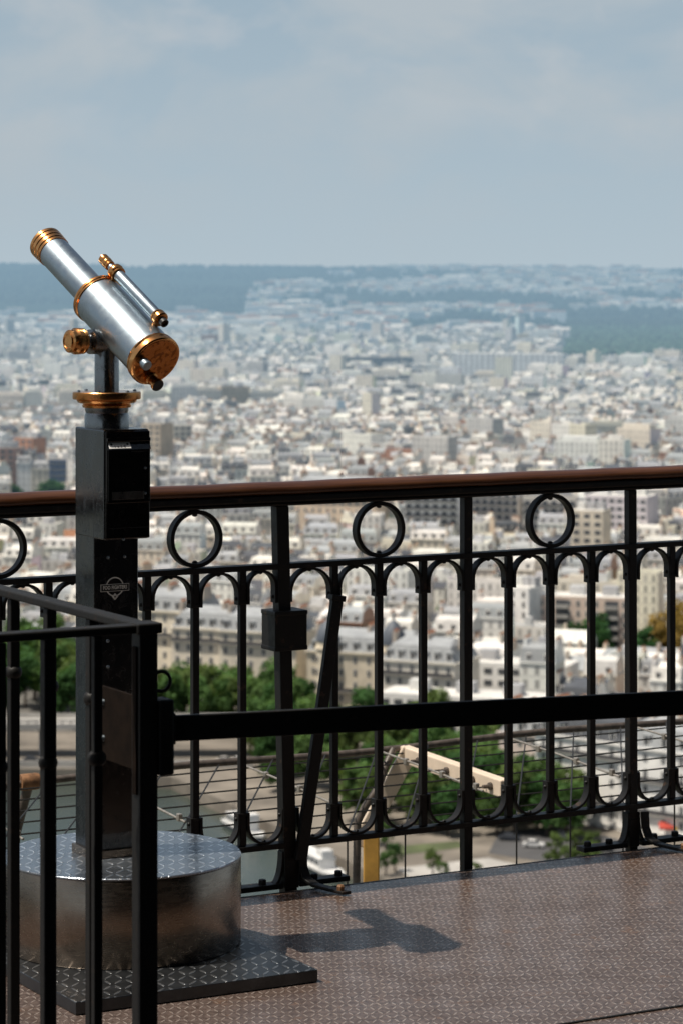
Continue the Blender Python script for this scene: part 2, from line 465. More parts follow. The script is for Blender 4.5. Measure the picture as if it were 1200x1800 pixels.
for nm, z in (('upper_rail', ZU), ('lower_rail', ZL)):
    mb = MB(); mb.box(R((S0 + S1) / 2 * P, 0, z), TX * ((S1 - S0) / 2 * P), NX * .019, UP * .0075)
    mb.build(nm, M['iron'], rail, bevel=.0015)

def arch_strip(s_mid, flip, half):
    m = MB(); pts = []; nor = []
    zt = ZU - .0105 if not flip else ZL + .0105
    sg = -1 if flip else 1
    r = min(half, .066)
    zc = zt - sg * r
    leg_end = zt - sg * .086
    seq = [(-half, leg_end), (-half, (leg_end + zc) / 2)]
    for k in range(0, 15):
        a = pi - pi * k / 14
        seq.append((r * cos(a), zc + sg * r * sin(a)))
    seq += [(half, (leg_end + zc) / 2), (half, leg_end)]
    n_ = len(seq)
    for i, (a, b) in enumerate(seq):
        a0, b0 = seq[max(0, i - 1)]; a1, b1 = seq[min(n_ - 1, i + 1)]
        d = Vector((a1 - a0, b1 - b0)).normalized(); nn = Vector((-d.y, d.x))
        pts.append(R(s_mid + a, 0, b)); nor.append(TX * nn.x + UP * nn.y)
    m.sweep(pts, nor, NX, .026, .007)
    # rivets: crown and both legs
    m.lathe([(.0065, 0), (.006, .003), (.0035, .0052), (0, .006)], R(s_mid, 0, zt - sg * .003), -sg * UP, 10)
    for q in (-1, 1):
        m.lathe([(.0055, 0), (.005, .0028), (.003, .0045), (0, .005)], R(s_mid + q * (half - .0035), 0, leg_end + sg * .016), -q * TX, 10)
    return m

post_at = {0: 'base', -4: 'slim', -8: 'base', -12: 'slim', -16: 'base', -20: 'slim', -24: 'base', 4: 'slim', 8: 'base'}
def phw(k): return .0185 if k == -8 else .0135
def halfw(k): return phw(k) if k in post_at else .0095
for k in range(S0, S1 + 1):
    if k in post_at: continue
    mb = MB()
    mb.box(R(k * P, 0, (ZU + ZL) / 2), TX * .0095, NX * .0095, UP * ((ZU - ZL) / 2 - .008))
    for z in (ZU - .092, ZL + .092):
        mb.box(R(k * P, 0, z), TX * .0115, NX * .012, UP * .004)
    mb.build('baluster', M['iron'], rail, bevel=.0018)
for k in range(S0, S1):
    a = k * P + halfw(k) + .0042; b = (k + 1) * P - halfw(k + 1) - .0042
    a2 = a - (.0205 if k == -8 else 0); b2 = b - (.0205 if k == -9 else 0)
    arch_strip((a2 + b2) / 2, False, (b2 - a2) / 2).build('arch', M['iron'], rail, 40)
    arch_strip((a + b) / 2, True, (b - a) / 2).build('cup', M['iron'], rail, 40)
for k, t in post_at.items():
    if t == 'slim':
        mb = MB(); mb.box(R(k * P, 0, .46), TX * .0135, NX * .0135, UP * .561)
        mb.build('slim_post', M['iron'], rail, bevel=.002)
    else:
        lean = .026 if k == -8 else .004
        mb = MB(); h = phw(k)
        vs = []
        for z, l in ((-.02, 0), (1.021, -lean)):
            for a, b in ((-1, -1), (1, -1), (1, 1), (-1, 1)): vs.append(R(k * P + l + a * h, b * h, z))
        mb.mesh_faces(vs, [(3, 2, 1, 0), (4, 5, 6, 7), (0, 1, 5, 4), (1, 2, 6, 5), (2, 3, 7, 6), (3, 0, 4, 7)])
        mb.build('main_post', M['iron'], rail, bevel=.0025)
        mb = MB()                    # flared foot
        for q in (-1, 1):
            pts = []; nor = []
            for i in range(9):
                a = pi / 2 * i / 8
                pts.append(R(k * P + q * (h + .003 + .024 * (1 - cos(a))), 0, .013 + .085 * (1 - sin(a))))
                d = Vector((q * .024 * sin(a) + 1e-4 * q, -.085 * cos(a))).normalized()
                nor.append(TX * -d.y + UP * d.x)
            mb.sweep(pts, nor, NX, .028, .008)
            mb.box(R(k * P + q * .101, 0, .008), TX * .076, NX * .021, UP * .0072)
        mb.box(R(k * P, 0, .04), TX * (h + .003), NX * (h + .003), UP * .04)
        fo = mb.build('foot', M['iron'], rail, bevel=.002)
        for q in (-1, 1):
            for e in (.078, .152):
                bb = MB(); bb.lathe([(.0115, 0), (.0115, .010), (.009, .013), (0, .014)], R(k * P + q * e, 0, .0152), UP, 6)
                bb.build('bolt', M['iron'], fo)
        mb = MB(); pts = []; nor = []  # toe that reaches onto the deck
        for (n, z) in ((.024, .10), (.027, .055), (.04, .026), (.07, .013), (.12, .010), (.175, .008)):
            pts.append(R(k * P + .02 + n * .35, n, z)); nor.append(None)
        for i in range(len(pts)):
            d = (pts[min(i + 1, len(pts) - 1)] - pts[max(0, i - 1)]).normalized(); nor[i] = d.cross(TX).normalized()
        mb.sweep(pts, nor, TX, .026, .009)
        to = mb.build('toe', M['iron'], rail, bevel=.002)
        bb = MB(); bb.lathe([(.011, 0), (.011, .010), (.008, .014), (0, .015)], R(k * P + .073, .155, .013), UP, 6)
        bb.build('bolt', M['rust'], to)
    if t == 'base' or t == 'slim':
        for kk in ([k + 2] if k + 2 < S1 else []):
            mb = MB(); rc = .0735; zc = (ZU + .0075 + 1.0215) / 2
            rc = (1.0215 - ZU - .0075) / 2 - .0008
            mb.lathe([(rc - .011, -.0135), (rc, -.0135), (rc, .0135), (rc - .011, .0135)], R(kk * P, 0, zc), NX, 48, closed=True)
            for sg in (-1, 1):
                mb.lathe([(.008, 0), (.007, .004), (.004, .006), (0, .007)], R(kk * P, 0, zc + sg * (rc - .012)), -sg * UP, 10)
            mb.build('ring', M['iron'], rail, 40, bevel=.0012)
# junction box clamped round the box post
mb = MB(); mb.box(R(-8 * P - .012, 0, .690), TX * .048, NX * .040, UP * .052)
for sg in (-1, 1): mb.box(R(-8 * P - .012, 0, .690 + sg * .047), TX * .0495, NX * .0415, UP * .006)
jb = mb.build('clamp_box', M['iron'], rail, bevel=.0025)
# raking stay from the seventh baluster down to the foot of the box post
mb = MB()
a = R(-7 * P - .004, .024, ZU - .092); b = R(-8 * P + .018, .034, .075)
d = (b - a).normalized(); w = d.cross(NX).normalized()
mb.box((a + b) / 2, d * ((b - a).length / 2), NX * .009, w * .0165)
for t_ in (.0, .44): mb.box(a.lerp(b, t_), d * .008, NX * .013, w * .021)
mb.build('raking_stay', M['iron'], rail, bevel=.002)

# safety net outside ----------------------------------------------------
net = empty('safety_net', R(-1, -.6, 0))
tag(net, 'wire safety net with a rusty top tube outside the railing', 'safety net')
ZT, NT_ = .10, -1.27
mb = MB(); pts = [R(-4 + 8.0 * i / 40, NT_, ZT + .006 * sin(i * .9)) for i in range(41)]
mb.tube(pts, .0115, 12); mb.build('top_tube', M['tube'], net, 50)
mb = MB()
def wire(a, b, r=.0026, sag=.0, n=2):
    mb.tube([a.lerp(b, i / (n - 1)) - UP * sag * sin(pi * i / (n - 1)) for i in range(n)], r, 5, caps=False)
NV = -.36; ZB = .045
for i in range(8):
    t_ = i / 7.3
    wire(R(-4, NV + (NT_ - NV) * t_, ZB + (ZT - ZB) * t_), R(4, NV + (NT_ - NV) * t_, ZB + (ZT - ZB) * t_), .0026, .012, 17)
for i in range(1, 5):
    wire(R(-4, NV, ZB - .155 * i), R(4, NV, ZB - .155 * i), .0024, .006, 9)
for j in range(30):
    s = -3.2 + j * .19
    wire(R(s, NV, -.65), R(s, NV, ZB), .0027)
    wire(R(s, NV, ZB), R(s + .62, NT_, ZT), .0027, .004, 4)
mb.build('wire_mesh', M['wire'], net, 60)
for j in range(9):
    s = -2.62 + j * .50
    mb = MB(); mb.tube([R(s, NT_, ZT), R(s, NT_ + .30, ZT - .010), R(s, NT_ + .66, ZT - .03)], .0036, 8)
    rd = mb.build('stay_rod', M['rod'], net, 50)
    for e in (.20, .42, .62):
        cb = MB(); cb.box(R(s, NT_ + e, ZT - .004 - .03 * e), NX * .009, TX * .007, UP * .011)
        cb.build('wire_clip', M['rod'], rd, bevel=.003)
# beige outrigger that carries the net
D0 = R(0, NT_, 0)
def on_normal(x, n):         # place on the line outside the railing, n metres out, seen at column x
    u = (x - 600) / F
    A = O + n * NX
    s = (u * A.y - A.x) / (TX.x - u * TX.y)
    return s
br = empty('net_bracket', R(on_normal(712, NT_), NT_, -.6))
tag(br, 'beige steel bracket bent like a gallows under the net, with shaded ochre post', 'bracket')
sA = on_normal(716, NT_ + .03)
apex = R(sA, NT_ + .03, .078); inner = R(sA, NT_ + .60, .062)
dn = (inner - apex).normalized(); wv = dn.cross(TX).normalized()
mb = MB(); mb.box((apex + inner) / 2, dn * ((inner - apex).length / 2 + .02), TX * .018, wv * .027)
ar = mb.build('arm', M['beige'], br, bevel=.004)
for e in (.12, .32, .50, .62):
    bb = MB(); q = apex + dn * (inner - apex).length * e / .66
    bb.lathe([(.012, 0), (.012, .008), (.006, .010), (.006, .03), (0, .031)], q - TX * .018, -TX, 8); bb.build('bolt', M['tube'], ar)
low = at(636, 1478, apex.y); low = Vector((low.x, apex.y + .02, low.z))
dl = (low - apex).normalized(); vw = Vector((0, 1, 0)); wl = dl.cross(vw).normalized()
mb = MB(); mb.box((apex + low) / 2, dl * ((low - apex).length / 2 + .02), vw * .018, wl * .027); mb.build('leg', M['beige'], br, bevel=.004)
mb = MB(); lp = Vector((low.x + .03, low.y, low.z + .02)); mb.box(lp - UP * .45, Vector((.026, 0, 0)), vw * .026, UP * .46); mb.build('post', M['ochre'], br, bevel=.004)
mb = MB(); q0 = at(612, 1420, apex.y - .1)
mb.tube([at(690, 1318, apex.y), at(676, 1350, apex.y - .05), at(664, 1385, apex.y - .08), at(640, 1420, apex.y - .1), at(628, 1445, apex.y - .1), at(627, 1500, apex.y - .1), at(625, 1600, apex.y - .1)], .0125, 10)
mb.build('brace_pipe', M['tube'], br, 60)
# weathered props seen beyond the gate, one more bracket of the same net
sB = on_normal(52, NT_)
br2 = empty('net_strut', R(sB, NT_, -.4)); tag(br2, 'rusty tube strut under the net beyond the gate bars', 'strut')
pt = R(sB, NT_, ZT)
mb = MB(); mb.tube([pt, pt + V(-.045, .05, -.16), pt + V(-.085, .05, -.45), pt + V(-.09, .05, -.9)], .016, 10); mb.build('strut_tube', M['tube'], br2, 60)
mb = MB(); mb.lathe([(.024, -.03), (.026, -.02), (.026, .02), (.024, .03)], pt, TX, 16); mb.build('collar', M['rust'], br2, 40)

# ------------------------------------------------------------------ telescope
PC = Vector((-.566, 6.872, 0))
def Q(t, n, z): return PC + t * TX + n * NX + z * UP
tel = empty('coin_telescope', Q(0, 0, 0))
tag(tel, 'steel and brass coin telescope tilted up on its square pedestal and drum', 'telescope')
# base plate (tread) and drum
plate_c = Vector((-.587, 6.294, 0)) + TX * .305 - NX * .40
mb = MB(); mb.box(plate_c + UP * .0155, TX * .305, NX * .40, UP * .0145); mb.build('base_plate', M['treaddark'], tel, bevel=.002)
mb = MB(); mb.lathe([(.286, .031), (.288, .034), (.288, .2335), (.286, .2365)], Vector((-.53, 6.868, 0)), UP, 128)
dr = mb.build('drum', M['drum'], tel, 40)
mb = MB(); mb.lathe([(.2885, .2370), (.2885, .2400), (.2870, .2418)], Vector((-.53, 6.868, 0)), UP, 128); mb.build('drum_lid', M['tread'], dr, 30)
# square column
mb = MB(); mb.box(Q(0, 0, .645), TX * .0585, NX * .055, UP * .402)
mb.box(Q(0, -.0, 1.158), TX * .0585, NX * .055, UP * .110)
co = mb.build('column', M['column'], tel, bevel=.003)
mb = MB(); mb.box(Q(0, 0, .252), TX * .0655, NX * .062, UP * .0105); mb.build('foot_collar', M['drum'], co, bevel=.002)
mb = MB(); mb.box(Q(0, .057, .40), TX * .045, NX * .0012, UP * .10); mb.build('access_door', M['cover'], co, bevel=.001)
for t in (-.022, .022):
    bb = MB(); bb.lathe([(.0042, 0), (.0035, .002), (0, .003)], Q(t, .055, .962), NX, 10); bb.build('screw', M['steel'], co, 40)
for t, z in ((-.022, .762), (-.022, .70)):
    bb = MB(); bb.lathe([(.0045, 0), (.0035, .002), (0, .003)], Q(t, .055, z), NX, 10); bb.build('screw', M['steel'], co, 40)
# coin housing: deeper box with a glossy front
mb = MB(); mb.box(Q(0, .0285, 1.140), TX * .0592, NX * .0845, UP * .131)
ho = mb.build('coin_housing', M['column'], tel, bevel=.004)
mb = MB(); mb.box(Q(.002, .1155, 1.139), TX * .0575, NX * .0028, UP * .128); fr = mb.build('front_cover', M['cover'], ho, bevel=.0025)
mb = MB()
mb.box(Q(.002, .1205, 1.247), TX * .0565, NX * .004, UP * .0045)
mb.box(Q(-.0525, .1195, 1.17), TX * .0022, NX * .0028, UP * .073)
mb.box(Q(.0565, .1195, 1.17), TX * .0022, NX * .0028, UP * .073)
mb.box(Q(.002, .1195, 1.099), TX * .0565, NX * .003, UP * .0028)
mb.build('cover_rim', M['cover'], ho, bevel=.0015)
mb = MB(); mb.box(Q(.004, .1190, 1.037), TX * .052, NX * .0006, UP * .0008); mb.build('cover_seam', M['black'], ho)
# price plate, engraved plate and coin slot
def text(body, size, parent, mat, origin, xdir, ydir, name, depth=.0003, squash=1.0, bold=0.0):
    cu = bpy.data.curves.new(name, 'FONT'); cu.body = body; cu.size = size; cu.extrude = depth; cu.offset = bold
    cu.align_x = 'CENTER'; cu.align_y = 'CENTER'; cu.space_character = 1.08
    tmp = bpy.data.objects.new('tmp_text', cu); COL.objects.link(tmp)
    bpy.context.view_layer.update()
    me = bpy.data.meshes.new_from_object(tmp.evaluated_get(bpy.context.evaluated_depsgraph_get()))
    bpy.data.objects.remove(tmp)
    xd = Vector(xdir).normalized(); yd = Vector(ydir).normalized(); zd = xd.cross(yd)
    for v in me.vertices:
        c = v.co.copy(); v.co = Vector(origin) + xd * c.x * squash + yd * c.y + zd * c.z
    me.materials.clear(); me.materials.append(mat)
    return link(name, me, parent)
tn = (NX * .80 + UP * .60).normalized(); tu = TX.cross(tn) * -1
if tu.z < 0: tu = -tu
mb = MB()
for t, hw_ in ((.002, .0555),):
    mb.mesh_faces([Q(t + a * hw_, b, z) for a in (-1, 1) for b, z in ((.1160, 1.224), (.1290, 1.224), (.1160, 1.2425))], [(0, 1, 2), (5, 4, 3), (1, 4, 5, 2), (0, 2, 5, 3), (0, 3, 4, 1)])
mb.build('sloping_hood', M['cover'], ho)
pc_ = Q(-.0225, .1232, 1.2335)
mb = MB(); mb.box(pc_, TX * .0285, tn * .0006, tu * .0085); pp = mb.build('price_plate', M['white'], ho, bevel=.0004)
text('1 x 2 \u20ac', .0095, pp, M['black'], pc_ + tn * .0011 - tu * .0030, TX, tu, 'price_lettering')
mb = MB()
for t in (-.021, .021): mb.lathe([(.0030, 0), (.0026, .001), (0, .0015)], pc_ + TX * t + tu * .0035 + tn * .0005, tn, 10)
mb.build('plate_screw', M['black'], pp)
mb = MB(); mb.box(Q(.030, .1188, 1.2185), TX * .020, NX * .0006, UP * .0016); mb.build('coin_slot', M['black'], ho)
mb = MB(); mb.box(Q(.001, .1190, 1.114), TX * .042, NX * .0008, UP * .0095); ep = mb.build('engraved_plate', M['engraved'], ho, bevel=.0005)
for t, z in ((.0475, 1.2345), (.047, 1.178), (.047, 1.118), (-.01, 1.01)):
    bb = MB(); bb.lathe([(.0036, 0), (.003, .0018), (0, .0026)], Q(t, .1183, z), NX, 10); bb.build('screw', M['steel'], ho, 40)
# round emblem with banner
ez = .889; en = .0553
mb = MB(); mb.lathe([(.0205, 0), (.0235, 0), (.0235, .0005), (.0205, .0005)], Q(-.004, en, ez + .002), NX, 36, closed=True)
em = mb.build('emblem_ring', M['silver'], co)
mb = MB(); mb.lathe([(.0203, .0002), (0, .0002)], Q(-.004, en, ez + .002), NX, 36); mb.build('emblem_disc', M['black'], em)
mb = MB(); mb.box(Q(-.004, en + .0007, ez), TX * .0375, NX * .0004, UP * .0088); mb.build('emblem_banner', M['silver'], em)
mb = MB(); mb.box(Q(-.004, en + .0010, ez), TX * .0362, NX * .0004, UP * .0076); mb.build('banner_field', M['black'], em)
text('FOO FIGHTERS', .0122, em, M['silver'], Q(-.004, en + .0019, ez + .0002), TX, UP, 'emblem_lettering', .0002, .72, .0004)
mb = MB(); c = Q(-.004, en + .0012, ez - .0215)
mb.face([c + TX * .0085, c + UP * .0085, c - TX * .0085, c - UP * .0085]); mb.build('emblem_diamond', M['silver'], em)
mb = MB(); c = Q(-.004, en + .0018, ez - .0215)
mb.face([c + TX * .0035 + UP * .003, c - TX * .0005 + UP * .001, c - TX * .0035 + UP * .003, c - UP * .0045]); mb.build('emblem_mark', M['black'], em)
# collar, brass flange, tube
mb = MB(); mb.lathe([(.0535, 1.2705), (.0535, 1.300), (.051, 1.306), (.0525, 1.312), (.0525, 1.322)], PC, UP, 64); mb.build('collar', M['neck'], tel, 35)
mb = MB(); mb.lathe([(.050, 1.318), (.058, 1.319), (.060, 1.324), (.058, 1.328), (.070, 1.331), (.073, 1.336), (.072, 1.338), (.0815, 1.339), (.0825, 1.341), (.0825, 1.355), (.081, 1.357), (.03, 1.3575)], PC, UP, 80)
fl = mb.build('flange', M['brass'], tel, 35)
for k in range(6):
    a = k * pi / 3 + .35
    bb = MB(); bb.lathe([(.005, 0), (.0045, .003), (0, .0045)], PC + V(.07 * cos(a), .07 * sin(a), 1.3575), UP, 10); bb.build('screw', M['steel'], fl, 40)
mb = MB(); mb.lathe([(.0295, 1.357), (.0295, 1.485), (.026, 1.497), (0, 1.5)], PC, UP, 48); mb.build('neck', M['neck'], tel, 35)
A = Vector((-.545, .655, .52)).normalized()
SD = Vector((.65, .555, 0)).normalized()
UV_ = SD.cross(A).normalized()
if UV_.z < 0: UV_ = -UV_
P0 = Vector((-.551, 6.872, 1.541))
mb = MB()
mb.lathe([(.012, -.055), (.030, -.05), (.030, .05), (.012, .055)], Vector((PC.x, PC.y, 1.478)), SD, 32)
mb.lathe([(.017, 0), (.017, .105)], Vector((PC.x, PC.y, 1.480)), -SD, 32)
mb.build('yoke', M['neck'], tel, 35)
mb = MB(); kc = Vector((PC.x, PC.y, 1.480)) - SD * .066
mb.lathe([(0.0232, 0), (0.0256, .004), (0.0311, .006), (0.0311, .012), (0.0293, .014), (0.0320, .016), (0.0320, .028), (0.0287, .033), (0.0274, .036), (0.0274, .044), (0.0226, .047), (0.0201, .047), (0.0189, .050), (0.0165, .050), (0.0152, .048), (0, .048)], kc, -SD, 48)
mb.build('clamp_knob', M['brass'], tel, 30)
# main barrel
mb = MB(); mb.lathe([(.059, -.200), (.0612, -.198), (.0612, .080), (.058, .082), (.0405, .084), (.0405, .318), (.038, .320)], P0, A, 96)
ba = mb.build('barrel', M['steel'], tel, 30)
mb = MB(); mb.lathe([(.0612, .066), (.064, .068), (.064, .0715), (.0632, .0735), (.0645, .0755), (.0645, .081), (.0625, .084), (.058, .0848)], P0, A, 96); mb.build('middle_ring', M['brass'], ba, 30)
mb = MB(); mb.lathe([(.0387, .276), (.0425, .277), (.0425, .284), (.0412, .286), (.0432, .288), (.0432, .297), (.0418, .299), (.0438, .301), (.0438, .310), (.0425, .312), (.0442, .314), (.0442, .322), (.042, .325), (.038, .325), (.037, .300), (0, .300)], P0 + A * .018, A, 96)
mb.build('objective_ring', M['brass'], ba, 30)
mb = MB(); mb.lathe([(.0615, -.166), (.0645, -.168), (.0655, -.172), (.064, -.176), (.066, -.178), (.0668, -.186), (.066, -.192), (.063, -.1945), (.061, -.1945)], P0 - A * .012, A, 96); mb.build('rear_ring', M['brass'], ba, 30)
mb = MB(); mb.lathe([(.0600, -.1948), (.0590, -.1956), (.0, -.1960)], P0 - A * .012, A, 96); mb.build('rear_disc', M['hammered'], ba, 30)
ec = P0 - A * .205 - UV_ * .0465 + SD * .0035
mb = MB(); mb.lathe([(.016, 0), (.016, .006), (.0125, .008), (.0125, .024), (.0155, .026), (.0160, .033), (.0145, .035), (.010, .035), (.009, .028), (0, .028)], ec, -A, 40)
ey = mb.build('eyepiece', M['brass'], ba, 30)
mb = MB(); mb.lathe([(.0149, .0352), (.0105, .0358), (.009, .029), (0, .0285)], ec, -A, 40); mb.build('eyecup', M['black'], ey, 30)
fc = P0 - A * .205 - SD * .042 + UV_ * .004
mb = MB(); mb.lathe([(.009, 0), (.009, .008), (.0125, .009), (.0125, .024), (.0115, .026), (0, .0262)], fc, -A, 32); mb.build('focus_knob', M['steel'], ba, 30)
# finder tube along the top
ph = radians(17)
off = (UV_ * cos(ph) + SD * sin(ph)) * .0815
FP = P0 + off
mb = MB(); mb.lathe([(.0125, -.145), (.0142, -.142), (.0142, .070), (.010, .072), (.0088, .073), (.0088, .122)], FP, A, 40)
fi = mb.build('finder_tube', M['steel'], tel, 30)
mb = MB(); mb.lathe([(.0145, .058), (.0185, .059), (.0195, .062), (.0175, .065), (.0195, .068), (.0205, .073), (.0195, .080), (.0165, .083), (.0095, .084)], FP, A, 40); mb.build('clamp_ring', M['brass'], fi, 30)
mb = MB(); mb.lathe([(.009, .100), (.0125, .101), (.0132, .105), (.0118, .108), (.0132, .111), (.0138, .120), (.0122, .124), (.0132, .127), (.0132, .136), (.011, .138), (0, .136)], FP, A, 40); mb.build('tip', M['brass'], fi, 30)
mb = MB(); mb.lathe([(.0145, -.122), (.0175, -.124), (.0185, -.128), (.017, -.131), (.019, -.134), (.019, -.144), (.0165, -.147), (.012, -.148), (.011, -.146)], FP, A, 40); mb.build('rear_socket', M['brass'], fi, 30)
mb = MB(); mb.lathe([(.0095, -.146), (.0105, -.150), (.0105, -.162), (.007, -.163), (.006, -.158), (0, -.158)], FP, A, 32); mb.build('finder_eyepiece', M['black'], fi, 30)
for t in (.068, -.136):
    mb = MB(); a = P0 + A * t + off.normalized() * .058; b = FP + A * t - off.normalized() * .014
    mb.tube([a, b], .0085, 16); mb.build('finder_stud', M['brass'], fi, 40)

# ------------------------------------------------------------------ gate in the shade near the visitor
K = Vector((-.345, 5.0, 0)); AD = -NX; BD = -TX
gate = empty('barrier_gate', K)
tag(gate, 'black iron corner gate with two slender barred panels and a latch box', 'gate')
ZG = 1.022
for dirv, ln in ((AD, 1.10), (BD, 1.4)):
    perp = Vector((dirv.y, -dirv.x, 0))
    mb = MB(); mb.box(K + dirv * (ln / 2) + UP * ZG, dirv * (ln / 2), perp * .017, UP * .0075); mb.build('top_bar', M['gate'], gate, bevel=.003)
mb = MB(); mb.box(K + UP * .5085, TX * .0175, NX * .0175, UP * .505); mb.build('corner_post', M['gate'], gate, bevel=.002)
mb = MB(); mb.box(K + UP * ZG, TX * .024, NX * .024, UP * .0095); mb.build('post_cap', M['gate'], gate, bevel=.003)
def gbar(p, zc, r=.0100):
    m = MB(); m.box(p + UP * ((ZG - .0085) / 2), TX * r, NX * r, UP * ((ZG - .0085) / 2 - .001))
    b = m.build('bar', M['gate'], gate, bevel=.002)
    m = MB(); m.lathe([(.011, -.012), (.0155, -.007), (.017, 0), (.0155, .007), (.011, .012)], p + UP * zc, UP, 16); m.build('knuckle', M['gate'], b, 60)
for l, z in ((.225, .868), (.42, .865), (.598, .87), (.79, .87), (.97, .87)): gbar(K + AD * l, z)
for m_, z in ((.092, .80), (.184, .80), (.276, .80), (.37, .8), (.46, .8), (.55, .8), (.64, .8)): gbar(K + BD * m_, z, .0110 if m_ != .092 else .008)
mb = MB(); mb.box(K + AD * .105 + UP * .833 - TX * .004, AD * .085, TX * .003, UP * .066); lp = mb.build('lock_plate', M['gate_plate'], gate, bevel=.0015)
mb = MB(); mb.box(K - TX * .0195 + UP * .86, TX * .0015, NX * .008, UP * .13); mb.build('strike_strip', M['gate_plate'], gate, bevel=.001)
for l, z in ((.16, .87), (.16, .805)):
    bb = MB(); bb.lathe([(.006, 0), (.005, .004), (0, .006)], K + AD * l + UP * z - TX * .007, -TX, 10); bb.build('screw', M['steel'], lp, 40)
mb = MB(); mb.box(K + TX * .034 + UP * .828, TX * .0145, NX * .022, UP * .067); lb = mb.build('latch_box', M['gate'], gate, bevel=.005)
mb = MB(); rc = K + TX * .032 + UP * .925
pts = [rc + (TX * cos(2 * pi * i / 28) + UP * sin(2 * pi * i / 28)) * .0175 for i in range(29)]
mb.tube(pts, .0034, 10, caps=False); mb.build('latch_ring', M['gate'], gate, 60)
# locking bar across
bar = empty('barrier_bar', K + TX * .05)
tag(bar, 'flat black bar running waist high across the railing from the gate latch', 'barrier bar')
a = Vector((-.300, 5.02, .8415)); b = Vector((1.35, 5.545, .8415)); d = (b - a).normalized(); w = d.cross(UP)
mb = MB(); mb.box((a + b) / 2, d * ((b - a).length / 2), w * .006, UP * .0228); mb.build('flat_bar', M['gate'], bar, bevel=.002)
mb = MB(); mb.box(a - d * .005, d * .012, w * .010, UP * .028); mb.build('bar_end', M['gate'], bar, bevel=.003)

# ------------------------------------------------------------------ terrain, river, quays
def sstep(x): x = min(1, max(0, x)); return x * x * (3 - 2 * x)
def vnoise(x, y):
    xi, yi = floor(x), floor(y); fx, fy = x - xi, y - yi
    def h(i, j):
        n = (i * 374761393 + j * 668265263) & 0xffffffff
        n = ((n ^ (n >> 13)) * 1274126177) & 0xffffffff
        return ((n ^ (n >> 16)) & 0xffff) / 65535.0
    fx = fx * fx * (3 - 2 * fx); fy = fy * fy * (3 - 2 * fy)
    return (h(xi, yi) * (1 - fx) + h(xi + 1, yi) * fx) * (1 - fy) + (h(xi, yi + 1) * (1 - fx) + h(xi + 1, yi + 1) * fx) * fy
def tz(X, Y):
    if Y < 5000: return GROUND
    top = 4 - 10.0 * X / 1100.0
    k = sstep((Y - 5300) / 3900.0)
    z = GROUND + (top - GROUND) * k
    z += k * (14 * (vnoise(X / 420, Y / 420) - .5) + 7 * (vnoise(X / 120 + 9, Y / 120) - .5)) * (1 if Y < 8800 else .35)
    if Y > 9300: z -= (Y - 9300) * .02
    return z
mb = MB()
ys = [-3000, 200, 560, 900, 2000, 4000, 5000] + [5000 + 90 * i for i in range(1, 60)] + [11000, 14000, 20000]
xs = [-9000, -5000, -3000] + [-2200 + 60 * i for i in range(75)] + [3000, 5000, 9000]
nx_ = len(xs)
vs = [(x, y, tz(x, y)) for y in ys for x in xs]
fs = [(j * nx_ + i, j * nx_ + i + 1, (j + 1) * nx_ + i + 1, (j + 1) * nx_ + i) for j in range(len(ys) - 1) for i in range(nx_ - 1)]
mb.mesh_faces(vs, fs); tag(mb.build('ground', M['ground'], smooth=60, fix=False), kind='structure')

def sheet(name, pts, z, mat, thick=0.0):
    m = MB(); top = [Vector((p[0], p[1], z)) for p in pts]
    m.face(top)
    if thick:
        n = len(top)
        for i in range(n):
            a, b = top[i], top[(i + 1) % n]
            m.face([a, b, b - UP * thick, a - UP * thick])
    o = m.build(name, mat); tag(o, kind='structure'); return o
def gp(xd, yd, z=GROUND): return ground_at(xd * 1.3393, yd * 1.3393, z)
wz = GROUND + .3
b1, b2, b3 = gp(512, 1178, wz), gp(318, 1082, wz), gp(226, 1036, wz)
sheet('river_water', [(-900, 300), (60, 300), (30, 480), b1[:2], b2[:2], b3[:2], (-60, 648), (-900, 648)], wz, M['water'])
qz = GROUND + 3.0
sheet('quay_promenade', [(30.2, 480), (b1[0] + .6, b1[1]), (b2[0] + .6, b2[1] + .6), (b3[0], b3[1] + .6), (-60, 648.6), (-400, 648.6), (-400, 700), (0, 700), (40, 650), (140, 560), (140, 470)], qz, M['quay'], 3.2)
r0, r1, r2, r3 = gp(640, 1062, qz), gp(720, 1076, qz), gp(800, 1150, qz), gp(690, 1150, qz)
sheet('quay_road', [gp(655, 1092, qz), gp(745, 1085, qz), gp(900, 1125, qz), gp(900, 1160, qz), gp(640, 1120, qz)], qz + .06, M['asphalt'])
sheet('bank_road', [(-300, 652), (-30, 652), (-30, 660), (-300, 660)], qz + .06, M['asphalt'])
sheet('bank_path', [(-300, 682), (-50, 682), (-50, 694), (-300, 694)], qz + .06, M['quay'])

sheet('lawn_strip', [gp(505, 1112, qz), gp(600, 1104, qz), gp(612, 1112, qz), gp(512, 1124, qz)], qz + .05, M['lawn'])
sheet('lawn_patch', [gp(690, 1136, qz), gp(790, 1134, qz), gp(800, 1152, qz), gp(690, 1158, qz)], qz + .10, M['lawn'])
sheet('lower_quay_path', [gp(520, 1140, qz), gp(640, 1126, qz), gp(680, 1136, qz), gp(560, 1168, qz)], qz + .07, M['concrete'])
